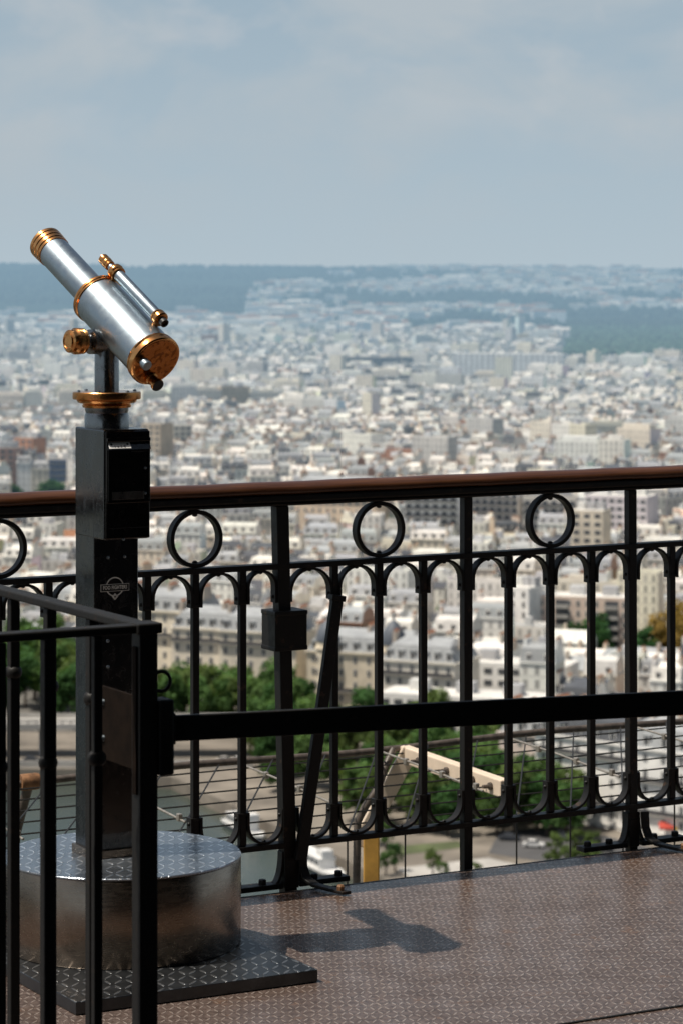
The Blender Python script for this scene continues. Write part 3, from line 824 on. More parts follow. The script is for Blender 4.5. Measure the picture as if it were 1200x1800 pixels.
# viaduct along the far bank
via = empty('river_viaduct', (-70, 668, qz)); tag(via, 'pale concrete viaduct on square piers along the far river bank', 'viaduct')
mb = MB(); mb.box((-130, 668, qz + 7.2), V(110, 0, 0), V(0, 5, 0), V(0, 0, .6)); mb.build('deck_slab', M['concrete'], via)
mb = MB(); mb.box((-130, 663.2, qz + 8.6), V(110, 0, 0), V(0, .2, 0), V(0, 0, .25))
mb.box((-130, 672.8, qz + 8.3), V(110, 0, 0), V(0, .2, 0), V(0, 0, .5)); mb.build('parapet', M['concrete'], via)
mb = MB()
for i in range(110): mb.box((-239 + 2 * i, 663.2, qz + 8.1), V(.12, 0, 0), V(0, .12, 0), V(0, 0, .27))
mb.build('railing_posts', M['darkmetal'], via)
for i in range(8):
    mb = MB(); mb.box((-228 + i * 26.4, 668, qz + 3.3), V(1.1, 0, 0), V(0, 2.2, 0), V(0, 0, 3.3)); mb.box((-228 + i * 26.4, 668, qz + 6.3), V(1.6, 0, 0), V(0, 3.2, 0), V(0, 0, .28)); mb.build('pier', M['concrete'], via)
mb = MB(); mb.box((-130, 650, qz + .75), V(110, 0, 0), V(0, .25, 0), V(0, 0, .75)); q = mb.build('quay_parapet', M['concrete']); tag(q, 'low pale quay wall along the far river edge', 'quay wall')

# ------------------------------------------------------------------ where things stand, in words
ORD = ['first', 'second', 'third', 'fourth']
def where(x, y):
    q = None; u = (x - 600) / F
    q = (O.x - u * O.y) / (TX.x - u * TX.y)
    Zr = O.y - q * TX.y
    z = EYE - (y - HZ) / F * Zr
    j = floor(q / P)
    if j < 0: g = 'past end post'
    elif j < 4: g = ORD[j] + ' gap from end post'
    elif j < 8: g = ORD[j - 4] + ' gap from slim post'
    elif j < 12: g = ORD[j - 8] + ' gap from box post'
    elif x > 262: g = 'close to telescope'
    elif x > 128: g = 'behind telescope'
    else: g = 'beyond telescope'
    if z > 1.09: v = 'over handrail'
    elif z > ZU: v = 'under handrail'
    elif z > .46: v = 'below arches'
    else: v = 'low behind net'
    return v + ', ' + g

# ------------------------------------------------------------------ buildings
WALLS = {'cream': (.86, .79, .66), 'white': (.90, .87, .80), 'grey': (.60, .59, .56), 'tan': (.58, .48, .36), 'beige': (.80, .73, .62), 'brick': (.36, .19, .125)}
ROOFS = {'zinc': (.36, .375, .385), 'slate': (.085, .092, .105), 'pale': (.74, .715, .665), 'tile': (.33, .15, .08), 'gravel': (.30, .28, .25)}
def jit(c, a=.07): 
    k = 1 + random.uniform(-a, a); return tuple(min(.9, x * k * (1 + random.uniform(-.02, .02))) for x in c)

def building(W, Rf, Chs, cx, cy, w, d, h, rot, wc, rc, typ, z0=GROUND, detail=1):
    ux = Vector((cos(rot), sin(rot), 0)); uy = Vector((-sin(rot), cos(rot), 0)); c = Vector((cx, cy, z0))
    def pt(a, b, z): return c + ux * a + uy * b + UP * z
    Ch = Chs
    hw, hd = w / 2, d / 2
    cs = [(-hw, -hd), (hw, -hd), (hw, hd), (-hw, hd)]
    u0 = 100 * random.random() * 0 + .01
    for i in range(4):
        a, b = cs[i], cs[(i + 1) % 4]; L = w if i % 2 == 0 else d
        L2 = max(1, round(L / 2.7)) * 2.7; H2 = max(1, round(h / 3.15)) * 3.15
        blank = (i % 2 == 1 and random.random() < .6)
        uv = [(u0, 0), (u0 + L2, 0), (u0 + L2, H2), (u0, H2)] if not blank else [(-5, -5)] * 4
        cc = wc if not blank else tuple(x * random.uniform(.8, 1.08) for x in wc)
        W.face([pt(*a, 0), pt(*b, 0), pt(*b, h), pt(*a, h)], uv=uv, col=cc)
    if typ == 'mansard':
        i1 = min(1.6, hd * .25); rh = random.uniform(2.6, 3.8)
        Rf.box(c + UP * (h + .12), ux * (hw + .35), uy * (hd + .35), UP * .14, col=tuple(x * 1.0 for x in wc))
        lo = [pt(a, b, h + .262) for a, b in cs]; sy = (hd - i1) / hd; sx = .985
        hi = [pt(a * sx, b * sy, h + rh) for a, b in cs]
        for i in range(4):
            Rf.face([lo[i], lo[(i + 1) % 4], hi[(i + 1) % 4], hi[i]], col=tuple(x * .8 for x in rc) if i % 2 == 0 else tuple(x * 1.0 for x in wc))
        rr = rh + random.uniform(.5, 1.3)
        ra, rb = pt(-hw * sx, 0, h + rr), pt(hw * sx, 0, h + rr)
        Rf.face([hi[0], hi[1], rb, ra], col=rc); Rf.face([hi[2], hi[3], ra, rb], col=rc)
        Rf.face([hi[1], hi[2], rb], col=wc); Rf.face([hi[3], hi[0], ra], col=wc)
        if detail:
            k = int(w / 3.2)
            for i in range(k):
                a = -hw + (i + .5) * w / k
                Rf.box(pt(a, -hd + .75, h + 1.45), ux * .62, uy * .55, UP * .95, col=(.62, .60, .57))
                Rf.face([pt(a - .42, -hd + .19, h + .8), pt(a + .42, -hd + .19, h + .8), pt(a + .42, -hd + .19, h + 2.1), pt(a - .42, -hd + .19, h + 2.1)], col=(.06, .065, .07))
        for sx_ in ([-1, 1] if detail or random.random() < .6 else [1]):
            if isinstance(Chs, list): Chs.append(MB()); Ch = Chs[-1]
            a = sx_ * (hw - .5); y = random.uniform(-hd * .4, hd * .4); L = random.uniform(1.2, 3.0)
            Ch.box(pt(a, y, h + rh + .6), ux * .42, uy * L, UP * 1.5, col=jit(random.choice(((.78, .73, .64), (.62, .52, .42), (.84, .81, .76), (.80, .76, .68))), .15))
            if detail:
                for q in range(int(L * 2 / .7)):
                    Ch.box(pt(a, y - L + .35 + q * .7, h + rh + 2.4), ux * .16, uy * .16, UP * .32, col=(.40, .23, .15))
    elif typ == 'gable':
        rh = d * random.uniform(.2, .32)
        lo = [pt(a * 1.02, b * 1.04, h) for a, b in cs]; ra, rb = pt(-hw * 1.02, 0, h + rh), pt(hw * 1.02, 0, h + rh)
        Rf.face([lo[0], lo[1], rb, ra], col=rc); Rf.face([lo[2], lo[3], ra, rb], col=rc)
        Rf.face([lo[1], lo[2], rb], col=wc); Rf.face([lo[3], lo[0], ra], col=wc)
        if isinstance(Chs, list): Chs.append(MB()); Ch = Chs[-1]
        Ch.box(pt(random.uniform(-.6, .6) * hw, random.choice((-.3, .3)) * hd, h + rh + .2), ux * .4, uy * .9, UP * 1.2, col=jit((.5, .42, .35), .2))
    else:
        Rf.face([pt(a, b, h - .5) for a, b in cs], col=rc)
        for i in range(4):     # parapet
            a, b = cs[i], cs[(i + 1) % 4]; m = ((a[0] + b[0]) / 2, (a[1] + b[1]) / 2)
            e = (ux * hw, uy * .16) if i % 2 == 0 else (ux * .16, uy * (hd - .33))
            off = uy * (.17 if i == 0 else -.17) if i % 2 == 0 else ux * (-.17 if i == 1 else .17)
            Rf.box(pt(*m, h - .1) + off * .99, e[0], e[1], UP * .45, col=wc)
        for q in range(random.choice((1, 1, 2))):
            if isinstance(Chs, list): Chs.append(MB()); Ch = Chs[-1]
            a = random.uniform(-.55, .55) * hw; b = random.uniform(-.4, .4) * hd
            Ch.box(pt(a, b, h + .7), ux * min(hw * .35, random.uniform(1, 3)), uy * min(hd * .35, random.uniform(1, 2.2)), UP * random.uniform(1.25, 1.9), col=jit(random.choice((wc, (.6, .6, .6), (.5, .5, .52))), .1))
        if w > 16 and random.random() < .5:      # set-back top storey
            Rf.box(pt(0, hd * .15, h + 1.0), ux * hw * .8, uy * hd * .6, UP * 1.52, col=wc)

# zones kept free for the river, trees and hand built houses, as (x0, x1, y0, y1) of the photo at ground height
FREE = [(0, 100, 655, 712), (730, 960, 470, 494), (590, 745, 500, 522), (846, 960, 850, 905), (755, 805, 855, 880), (-80, 62, 540, 556), (735, 960, 405, 476), (30, 110, 655, 700)]
RES = []        # reserved (x, y, radius)
def free(X, Y):
    if Y < 600: return False
    x, y = project((X, Y, GROUND)); xd, yd = x / 1.3393, y / 1.3393
    lim = 893 if xd < 565 else (1035 if xd > 640 else 893 + (xd - 565) * 1.9)
    if yd > lim: return False
    for a, b, c, d in FREE:
        if a < xd < b and c < yd < d: return False
    for a, b, r in RES:
        if (X - a) ** 2 + (Y - b) ** 2 < r * r: return False
    return True

# ---------------- hand built houses
win_me = MB(); win_me.box((0, .02, 0), V(.55, 0, 0), V(0, .04, 0), V(0, 0, .92), 0); win_me.box((0, -.06, 0), V(.43, 0, 0), V(0, .045, 0), V(0, 0, .78), 1)
win_me.box((0, -.115, 0), V(.04, 0, 0), V(0, .02, 0), V(0, 0, .78), 0)
WIN = win_me.mesh('window'); WIN.materials.append(M['frame']); WIN.materials.append(M['pane'])
ww = MB(); ww.box((0, .02, 0), V(1.15, 0, 0), V(0, .04, 0), V(0, 0, .8), 0); ww.box((0, -.06, 0), V(1.05, 0, 0), V(0, .045, 0), V(0, 0, .7), 1)
WIDE = ww.mesh('window'); WIDE.materials.append(M['frame']); WIDE.materials.append(M['pane'])
def hero(name, label, c, w, d, floors, cols, rot, wc, roof='mansard', rc='zinc', fh=3.3, balc=(2, 5), wide=False, scol=0, domes=(), bays=(), group=None):
    o = empty(name, c, rot); tag(o, label, 'building', group)
    RES.append((c[0], c[1], max(w, d) * .62))
    h = floors * fh + 1.0; hw, hd = w / 2, d / 2
    X_, Y_ = V(1, 0, 0), V(0, 1, 0)
    m = MB(); m.box((0, 0, h / 2), X_ * hw, Y_ * hd, UP * (h / 2), col=wc)
    m.box((0, 0, fh + .6), X_ * (hw + .15), Y_ * (hd + .15), UP * .14, col=tuple(x * .9 for x in wc))
    local_child('wall', fin(m, 'wall', M['wallcol']), o)
    r = MB()
    if roof == 'mansard':
        r.box((0, 0, h + .22), X_ * (hw + .55), Y_ * (hd + .55), UP * .22, col=wc)
        rh = 4.2; lo = [(-hw, -hd), (hw, -hd), (hw, hd), (-hw, hd)]; k = 1.9
        L = [V(a, b, h + .442) for a, b in lo]; T_ = [V(a - math.copysign(k, a), b - math.copysign(k, b), h + rh) for a, b in lo]
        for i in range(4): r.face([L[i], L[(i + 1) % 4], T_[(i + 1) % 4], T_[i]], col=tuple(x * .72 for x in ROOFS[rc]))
        ra, rb = V(-hw + k + 1.5, 0, h + rh + 1.6), V(hw - k - 1.5, 0, h + rh + 1.6)
        r.face([T_[0], T_[1], rb, ra], col=ROOFS[rc]); r.face([T_[2], T_[3], ra, rb], col=ROOFS[rc]); r.face([T_[1], T_[2], rb], col=ROOFS[rc]); r.face([T_[3], T_[0], ra], col=ROOFS[rc])
    else:
        r.box((0, 0, h + .3), X_ * hw, Y_ * hd, UP * .299, col=tuple(x * 1.0 for x in wc))
        r.face([V(-hw + .4, -hd + .4, h + .603), V(hw - .4, -hd + .4, h + .603), V(hw - .4, hd - .4, h + .603), V(-hw + .4, hd - .4, h + .603)], col=ROOFS[rc])
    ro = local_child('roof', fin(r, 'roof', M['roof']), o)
    def sub(nm, mb_, mat, par): 
        return local_child(nm, fin(mb_, nm, mat), par)
    if roof == 'mansard':
        for i in range(cols):
            a = -hw + (i + .5) * w / cols; m = MB()
            m.box((a, -hd + 1.0, h + 1.7), X_ * .75, Y_ * .7, UP * 1.15, col=(.55, .54, .52)); m.box((a, -hd + .29, h + 1.6), X_ * .5, Y_ * .02, UP * .85, col=(.05, .055, .06))
            m.box((a, -hd + .95, h + 2.93), X_ * .9, Y_ * .82, UP * .09, col=ROOFS[rc]); sub('dormer', m, M['roof'], ro)
        for q in range(3):
            m = MB(); a = (-hw + .8, 0.0, hw - .8)[q]
            m.box((a, 0, h + 5.0), X_ * .45, Y_ * 2.4, UP * 1.7, col=(.50, .43, .36))
            for p_ in range(6): m.box((a, -2 + p_ * .8, h + 7.0), X_ * .17, Y_ * .17, UP * .35, col=(.40, .16, .08))
            sub('chimney', m, M['roof'], ro)
    else:
        for q in range(3):
            m = MB(); m.box(((q - 1) * hw * .6, hd * .2, h + 1.9), X_ * min(2.2, hw * .25), Y_ * min(2, hd * .4), UP * 1.296, col=random.choice(((.6, .6, .6), (.7, .69, .66), (.45, .45, .46)))); sub('lift_housing', m, M['roof'], ro)
    mesh_w = WIDE if wide else WIN
    for f in range(floors):
        z = 1.0 + f * fh + fh * .52
        for i in range(cols):
            a = -hw + (i + .5) * w / cols
            if any(b0 < a < b1 for b0, b1 in bays): continue
            local_child('window', mesh_w, o, (a, -hd, z))
        for i in range(scol):
            local_child('window', mesh_w, o, (-hw, -hd + (i + .5) * d / scol, z), (0, 0, -pi / 2))
    for f in balc:
        if f < floors:
            m = MB(); z = 1.0 + f * fh + .1
            m.box((0, -hd - .45, z), X_ * hw, Y_ * .44, UP * .1); m.box((0, -hd - .86, z + .55), X_ * hw, Y_ * .02, UP * .42, 1)
            me = fin(m, 'balcony', M['concrete']); me.materials.append(M['darkmetal']); local_child('balcony', me, o)
    for b0, b1 in bays:            # recessed dark balcony bays
        m = MB(); m.box(((b0 + b1) / 2, -hd - .02, h / 2), X_ * ((b1 - b0) / 2), Y_ * .05, UP * (h / 2 - .4), 0)
        for f in range(floors):
            m.box(((b0 + b1) / 2, -hd - .55, 1.2 + f * fh), X_ * ((b1 - b0) / 2), Y_ * .5, UP * .12, 1); m.box(((b0 + b1) / 2, -hd - 1.02, 1.75 + f * fh), X_ * ((b1 - b0) / 2), Y_ * .04, UP * .5, 1)
        me = fin(m, 'balcony_bay', M['pane']); me.materials.append(M['concrete']); local_child('balcony_bay', me, o)
    for (a, b, r0, hh) in domes:   # corner turret with a slate dome
        m = MB(); m.lathe([(r0, 0), (r0, h + 1.0), (r0 * 1.13, h + 1.05), (r0 * 1.13, h + 1.55), (r0 * .98, h + 1.6), (r0 * .98, h + 3.0)], V(a, b, 0), UP, 16)
        for k_ in range(len(m.f)): m.col[k_] = wc
        tu = sub('turret', m, M['wallcol'], o)
        m = MB(); pr = []
        for i in range(11):
            t = i / 10; pr.append((r0 * 1.02 * (cos(t * pi / 2) ** .75) + .05, h + 3.0 + hh * (t ** .9)))
        pr += [(.35, h + 3 + hh + .05), (.3, h + 3 + hh + 1.2), (0, h + 3 + hh + 1.9)]
        m.lathe(pr, V(a, b, 0), UP, 20)
        for k_ in range(len(m.f)): m.col[k_] = (.105, .12, .145)
        sub('dome', m, M['roof'], tu)
        for f in range(floors):
            for q in (-.75, 0, .75):
                local_child('window', WIN, tu, (a + r0 * sin(q), b - r0 * cos(q), 1 + f * fh + fh * .52), (0, 0, q))
    return o
def fin(m, name, mat):
    import bmesh
    me = m.mesh(name); bm = bmesh.new(); bm.from_mesh(me); bmesh.ops.recalc_face_normals(bm, faces=bm.faces); bm.to_mesh(me); bm.free()
    me.materials.append(mat); return me

def base(xd, yd): return gp(xd, yd)
CR = (.82, .73, .58); WH = (.86, .84, .80)
# ornate river front houses
hero('ornate_apartment_house', 'ornate cream apartment house with slate turret dome, nearest the telescope', base(228, 915), 22, 16, 7, 6, radians(-26), CR, domes=((-9.5, -7.2, 2.5, 5.2),), scol=4)
hero('ornate_apartment_house', 'long cream apartment house with grey mansard stepping down beside the box post', base(298, 925), 26, 14, 6, 8, radians(-20), (.84, .75, .61), scol=4)
hero('ornate_apartment_house', 'cream house with iron balconies half hidden by the clamp box', base(352, 930), 22, 14, 6, 6, radians(-22), (.72, .65, .53), scol=4)
hero('domed_mansion', 'sand coloured mansion with two dark slate domes behind the riverside trees', base(488, 942), 30, 16, 5, 8, radians(-20), (.68, .60, .47), domes=((-9.5, -7.6, 2.9, 5.6), (8.5, -7.6, 3.2, 6.4)), balc=(2,))
hero('ornate_apartment_house', 'cream wing with slate roof adjoining the twin domed mansion', base(565, 955), 20, 16, 5, 6, radians(-26), (.74, .69, .60), balc=(2, 4))
# long white flat roofs
for (xd, yd, w, d, fl, lab) in ((640, 935, 46, 13, 4, 'long white flat roofed block right behind the twin domes'), (610, 985, 40, 13, 4, 'long white terraced block just above the crossbar with trees in front')):
    hero('terraced_block', lab, base(xd, yd), w, d, fl, 12, radians(-20), WH, 'flat', 'pale', 3.1, (), True)
# modern white block with dark balcony bays
hero('modern_apartment_block', 'white modern block with beige front and dark balcony bays', base(757, 866), 33, 12, 6, 12, radians(-16), (.72, .57, .47), 'flat', 'pale', 3.0, (), bays=((-16, -12.6), (-5.5, -1.5), (9.5, 13.5)), scol=3)
hero('modern_apartment_block', 'narrow white gable end block left of the dark balcony bays', base(691, 868), 7, 12, 7, 2, radians(-30), WH, 'flat', 'pale', 3.0, (), scol=0)
# riverside white houses low on the right
hero('riverside_apartment_house', 'white riverside house with six storeys behind the net, nearest the end post', base(800, 1094), 27, 16, 6, 6, radians(-44), (.84, .81, .76), 'mansard', 'slate', 3.2, (2, 5), scol=4)
hero('riverside_apartment_house', 'white riverside house with red awning at street level', base(900, 1112), 22, 16, 6, 5, radians(-42), (.84, .82, .78), 'mansard', 'zinc', 3.2, (2, 4), scol=4)
hero('riverside_apartment_house', 'pale stone riverside house beside the bushy trees under the crossbar', base(728, 1065), 20, 14, 5, 6, radians(-30), (.74, .62, .56), 'mansard', 'zinc', 3.2, (2,), scol=3)
# blocks seen between handrail and arches
hero('classical_apartment_house', 'broad cream classical house with rows of tall windows under handrail', base(448, 720), 36, 15, 7, 11, radians(-22), (.76, .61, .46), 'mansard', 'zinc', 3.4, (1, 6))
hero('balcony_tower_block', 'white tower block with stacked balconies behind the second ring', base(568, 728), 22, 14, 9, 6, radians(-10), WH, 'flat', 'pale', 3.0, (1, 2, 3, 4, 5, 6, 7, 8), True)
hero('balcony_tower_block', 'white stepped block with deep balconies near the slim post', base(655, 722), 24, 14, 8, 7, radians(-30), (.78, .72, .66), 'flat', 'pale', 3.0, (1, 2, 3, 4, 5, 6, 7), True)
hero('balcony_tower_block', 'pale concrete tower with planted terraces behind the third ring', base(722, 725), 22, 16, 7, 6, radians(-8), (.62, .58, .52), 'flat', 'gravel', 3.1, (1, 3, 5, 6), True)
hero('balcony_tower_block', 'white office block with blue grey window bands close to the end post', base(815, 735), 26, 15, 8, 8, radians(-24), (.70, .64, .66), 'flat', 'pale', 3.1, (), True)
hero('balcony_tower_block', 'cream blank sided tower just before the end post', base(775, 770), 12, 12, 9, 3, radians(-20), (.72, .64, .52), 'flat', 'pale', 3.0, (), True)
# towers over the handrail beside the telescope
hero('tower_block', 'slender tan tower block standing just right of the telescope pedestal', base(207, 650), 11, 14, 12, 3, radians(-25), (.52, .42, .31), 'flat', 'gravel', 3.0, (), True)
hero('tower_block', 'orange brown tower block above the handrail left of the pedestal', base(40, 645), 12, 12, 9, 3, radians(-30), (.50, .25, .15), 'flat', 'gravel', 3.0, (), True)
hero('glass_office_block', 'dark navy glass office block above the handrail left of the pedestal', base(70, 646), 24, 14, 5, 8, radians(-4), (.045, .075, .16), 'flat', 'gravel', 3.2, (), True)
hero('tower_block', 'pink brick tower block at the far left edge above handrail', base(12, 652), 12, 12, 8, 3, radians(15), (.46, .28, .22), 'flat', 'gravel', 3.0, (), True)
hero('tower_block', 'tall cream tower with dark bands beside the telescope collar', base(232, 632), 14, 12, 10, 4, radians(20), (.66, .60, .50), 'flat', 'pale', 3.0, (), True)
hero('office_slab', 'long white slab building with a row of pale roof boxes far off', base(668, 508), 112, 22, 8, 20, radians(-16), (.74, .74, .73), 'flat', 'pale', 4.0, (), True)
hero('office_slab', 'dark grey stadium like slab building left of the long white slab', base(495, 502), 70, 30, 7, 12, radians(6), (.20, .21, .23), 'flat', 'gravel', 3.6, (), True)
rs = MB()

# red awning on the riverside house
aw = base(872, 1108); o = empty('shop_awning', (aw.x, aw.y - 9.5, GROUND + 3.0)); tag(o, 'red and yellow shop awning at the foot of white riverside house', 'awning')
m = MB(); m.face([V(-2.4, 0, 3.4), V(2.4, 0, 3.4), V(2.4, -1.8, 2.5), V(-2.4, -1.8, 2.5)]); m.face([V(-2.4, -1.8, 2.5), V(2.4, -1.8, 2.5), V(2.4, -1.8, 2.1), V(-2.4, -1.8, 2.1)])
me = m.mesh('canopy'); me.materials.append(M['red']); local_child('canopy', me, o)
m = MB(); m.box((1.2, -1.86, 2.4), V(.7, 0, 0), V(0, .03, 0), V(0, 0, .35)); local_child('sign_panel', fin(m, 'sign_panel', M['yellow']), o)

# ---------------- city grid
cands = []
ROTS = {}
def cell_rot(i, j):
    if (i, j) not in ROTS: ROTS[(i, j)] = random.choice((-1.0, -.85, -.7, -.58, -.46, -.34, -.22, .1, .5))
    return ROTS[(i, j)]
CS = 165.0
for cj in range(3, 28):
    for ci in range(-7, 8):
        r = cell_rot(ci, cj); mx_, my_ = (ci + .5) * CS, (cj + .5) * CS
        if abs(mx_) > my_ * .15 + 240: continue
        ux, uy = (cos(r), sin(r)), (-sin(r), cos(r))
        b = -135.0; row = 0
        while b < 135:
            dep = random.uniform(8.5, 11.5)
            a = -135.0; street = random.uniform(60, 95)
            tone = random.random()
            while a < 135:
                w = random.uniform(6.5, 14.5)
                if tone < .06: w *= 1.7
                A_, B_ = a + w / 2, b + dep / 2
                X = mx_ + A_ * ux[0] + B_ * uy[0]; Y = my_ + A_ * ux[1] + B_ * uy[1]
                if floor(X / CS) == ci and floor(Y / CS) == cj and abs(X) < Y * .145 + 14 and Y < 4500:
                    cands.append((X, Y, w - .05, dep, r + random.choice((0, 0, 0, .06, -.07, .02)), tone))
                a += w
                street -= w
                if street < 0 and random.random() < .8: a += random.uniform(8, 14); street = random.uniform(55, 100)
            b += dep + (random.uniform(3, 7) if row % 2 == 0 else random.uniform(7, 13)); row += 1
wkeys = ['cream', 'white', 'grey', 'tan', 'beige', 'brick']; wwt = [19, 54, 9, 3, 14, 2]
builds = []
for (X, Y, w, d, r, tone) in cands:
    if not free(X, Y): continue
    rnd = random.random()
    if rnd < .05: continue
    wk = random.choices(wkeys, wwt)[0]
    if tone < .06: typ, rk, h = 'flat', random.choice(('pale', 'gravel', 'pale')), random.uniform(20, 32)
    elif rnd < .22: typ, rk, h = 'flat', random.choice(('pale', 'gravel', 'zinc')), random.choice((6, 9, 13, 16, 19, 23)) + random.uniform(-1, 1)
    elif rnd < .30: typ, rk, h = 'gable', random.choice(('tile', 'zinc', 'slate', 'tile')), random.uniform(6, 12)
    else: typ, rk, h = 'mansard', random.choices(('zinc', 'slate', 'pale'), (4.5, 2, 3.5))[0], random.uniform(13, 21)
    if Y > 1250 and random.random() < .0025: h = random.uniform(32, 48); typ = 'flat'; rk = 'gravel'
    if Y < 1180:
        h *= random.uniform(.5, .85)
        if typ == 'mansard' and random.random() < .3: typ = 'gable'; h = min(h, 9)
    builds.append([X, Y, w, d, h, r, wk, rk, typ])

def in_view(X, Y, h):
    x, y = project((X, Y, GROUND + h))
    return -12 < x < 1212 and not (132 < x < 262 and y > 760) and y < 1560
vis = [b for b in builds if in_view(b[0], b[1], b[4])]
vis.sort(key=lambda b: -(b[2] * (b[4] if b[1] > 0 else 1)) / b[1] ** 2)
single = set(id(b) for b in vis[:285])
single_list = [b for b in vis[:285]]
far = [b for b in builds if id(b) not in single]
W, Rf, Ch = MB(), MB(), MB()
for (X, Y, w, d, h, r, wk, rk, typ) in far:
    building(W, W, W, X, Y, w, d, h, r, jit(WALLS[wk], .12), jit(ROOFS[rk], .15), typ, GROUND, 0 if Y > 2000 else 1)
# villas and blocks out on the far plain and up the hillside
cnt = 0
while cnt < 7500:
    Y = random.uniform(4350, 8900); X = random.uniform(-.135, .135) * Y
    xs_ = X / Y / .12
    z = tz(X, Y); x, y = project((X, Y, z)); xd, yd = x / 1.3393, y / 1.3393
    dens = vnoise(X / 300 + 5, Y / 620 + 3) * .7 + .45 * vnoise(X / 90, Y / 200)
    if yd > 478: continue
    cnt += 0.35
    lim = .62
    if xd < 330: lim = .55 if yd > 412 + 12 * vnoise(X / 100, 3) else 1.2
    if xd > 440 and yd < 425: lim = .575
    if xd > 735 and 426 < yd < 476: continue
    if 560 < xd and 408 < yd < 430: lim = .80
    if dens < lim: continue
    cnt += .65
    w = random.uniform(11, 26); h = random.uniform(8, 17)
    if random.random() < .12: w = random.uniform(25, 50); h = random.uniform(12, 24)
    building(W, W, W, X, Y, w, random.uniform(9, 14), h, random.uniform(-.5, .5), jit(WALLS[random.choices(wkeys, (20, 50, 8, 4, 16, 3))[0]], .1), jit(ROOFS[random.choices(('zinc', 'pale', 'tile', 'gravel'), (3, 5, 3, 2))[0]], .15), random.choice(('flat', 'gable', 'gable')), z - 1, 0)
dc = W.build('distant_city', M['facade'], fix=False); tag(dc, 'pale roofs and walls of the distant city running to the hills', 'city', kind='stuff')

used = {}
GRP = 'apartment buildings in the dense city blocks beyond the railing'
pend = []
for b in single_list:
    X, Y, w, d, h, r, wk, rk, typ = b
    o = empty('apartment_building', (X, Y, GROUND))
    W, Rf, Ch = MB(), MB(), []
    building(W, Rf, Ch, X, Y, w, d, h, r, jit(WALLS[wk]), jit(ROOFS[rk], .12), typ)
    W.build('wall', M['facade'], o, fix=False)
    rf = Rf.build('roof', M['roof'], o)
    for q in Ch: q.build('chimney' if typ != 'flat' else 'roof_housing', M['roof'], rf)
    x, y = project((X, Y, GROUND + h))
    size = 'tall' if h > 23 else ('low' if h < 10 else ('broad' if w > 20 else ('narrow' if w < 12.5 else 'medium')))
    rn = {'zinc': 'grey zinc', 'slate': 'dark slate', 'pale': 'pale', 'tile': 'orange tiled', 'gravel': 'gravel'}[rk]
    rt = {'mansard': 'mansard', 'flat': 'flat', 'gable': 'gabled'}[typ]
    lab = f'{size} {wk} building, {rn} {rt} roof, {where(x, y)}'
    pend.append((o, lab, Y))
byl = {}
for o, lab, Y in pend: byl.setdefault(lab, []).append((Y, o))
for lab, lst in byl.items():
    lst.sort(key=lambda q: q[0])
    for i, (Y, o) in enumerate(lst):
        pre = '' if len(lst) == 1 else (('nearer ', 'farther ')[i] if len(lst) == 2 else (('nearest ', 'middle ', 'farthest ')[i] if len(lst) == 3 else ''))
        tag(o, pre + lab, 'building', GRP)

# ------------------------------------------------------------------ trees
def crown_mesh(seed, R_, H_, n_blob, n_leaf, base=(.092, .126, .070)):
    rg = random.Random(seed); m = MB(); blobs = []
    for i in range(n_blob):
        a = rg.uniform(0, 2 * pi); t = rg.random(); z = H_ * (.30 + .62 * t)
        rr = R_ * (.95 - .62 * abs(t - .35) ** 1.2) * sqrt(rg.random()) * .82
        blobs.append((V(rr * cos(a), rr * sin(a), z), R_ * rg.uniform(.24, .42), rg.uniform(.65, 1.25)))
    for c, br_, tone in blobs:
        for k in range(n_leaf):
            d = V(rg.gauss(0, 1), rg.gauss(0, 1), rg.gauss(0, 1)).normalized(); p = c + d * br_ * (.55 + .5 * rg.random()); p.z = c.z + (p.z - c.z) * .8
            nn = (d + V(rg.gauss(0, .6), rg.gauss(0, .6), rg.gauss(0, .6) + .4)).normalized()
            a = nn.cross(V(rg.gauss(0, 1), rg.gauss(0, 1), rg.gauss(0, 1))).normalized(); b = nn.cross(a); s = R_ * rg.uniform(.055, .12)
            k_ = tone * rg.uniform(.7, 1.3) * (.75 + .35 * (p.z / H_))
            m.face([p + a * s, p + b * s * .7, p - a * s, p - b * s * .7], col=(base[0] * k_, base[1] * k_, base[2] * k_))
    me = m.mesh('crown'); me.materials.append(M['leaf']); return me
def trunk_mesh(H_):
    m = MB(); m.tube([V(0, 0, -.5), V(.05, 0, H_ * .2), V(-.05, .1, H_ * .4), V(.1, 0, H_ * .62)], [.38, .28, .2, .08], 8)
    for i in range(5):
        a = i * 1.3; m.tube([V(0, 0, H_ * (.26 + .03 * i)), V(cos(a) * 1.3, sin(a) * 1.3, H_ * (.42 + .03 * i)), V(cos(a) * 2.6, sin(a) * 2.6, H_ * (.56 + .03 * i))], [.14, .09, .03], 6)
    me = m.mesh('trunk'); me.materials.append(M['bark']); return me
CROWNS = [crown_mesh(3 + i, 5.2 + .5 * (i % 3), 13, 26, 75) for i in range(5)]
SMALL = [crown_mesh(40 + i, 3.6, 9, 16, 60) for i in range(3)]
TRUNK = trunk_mesh(13); STRUNK = trunk_mesh(9)
tree_pend = []
def tree(p, s, tint=(1, 1, 1), small=False, kind='green'):
    o = empty('broadleaf_tree', p, random.uniform(0, 6.28)); o.scale = (s, s, s * random.uniform(.9, 1.1))
    t = local_child('trunk', STRUNK if small else TRUNK, o)
    c = local_child('crown', random.choice(SMALL if small else CROWNS), o); c.color = (*tint, 1)
    x, y = project((p[0], p[1], p[2] + (9 if small else 13) * s * .7))
    hs = 'tall' if s * (9 if small else 13) > 14 else ('small' if s * (9 if small else 13) < 8 else 'rounded')
    tree_pend.append((o, f'{hs} {kind} tree, {where(x, y)}', p[1]))
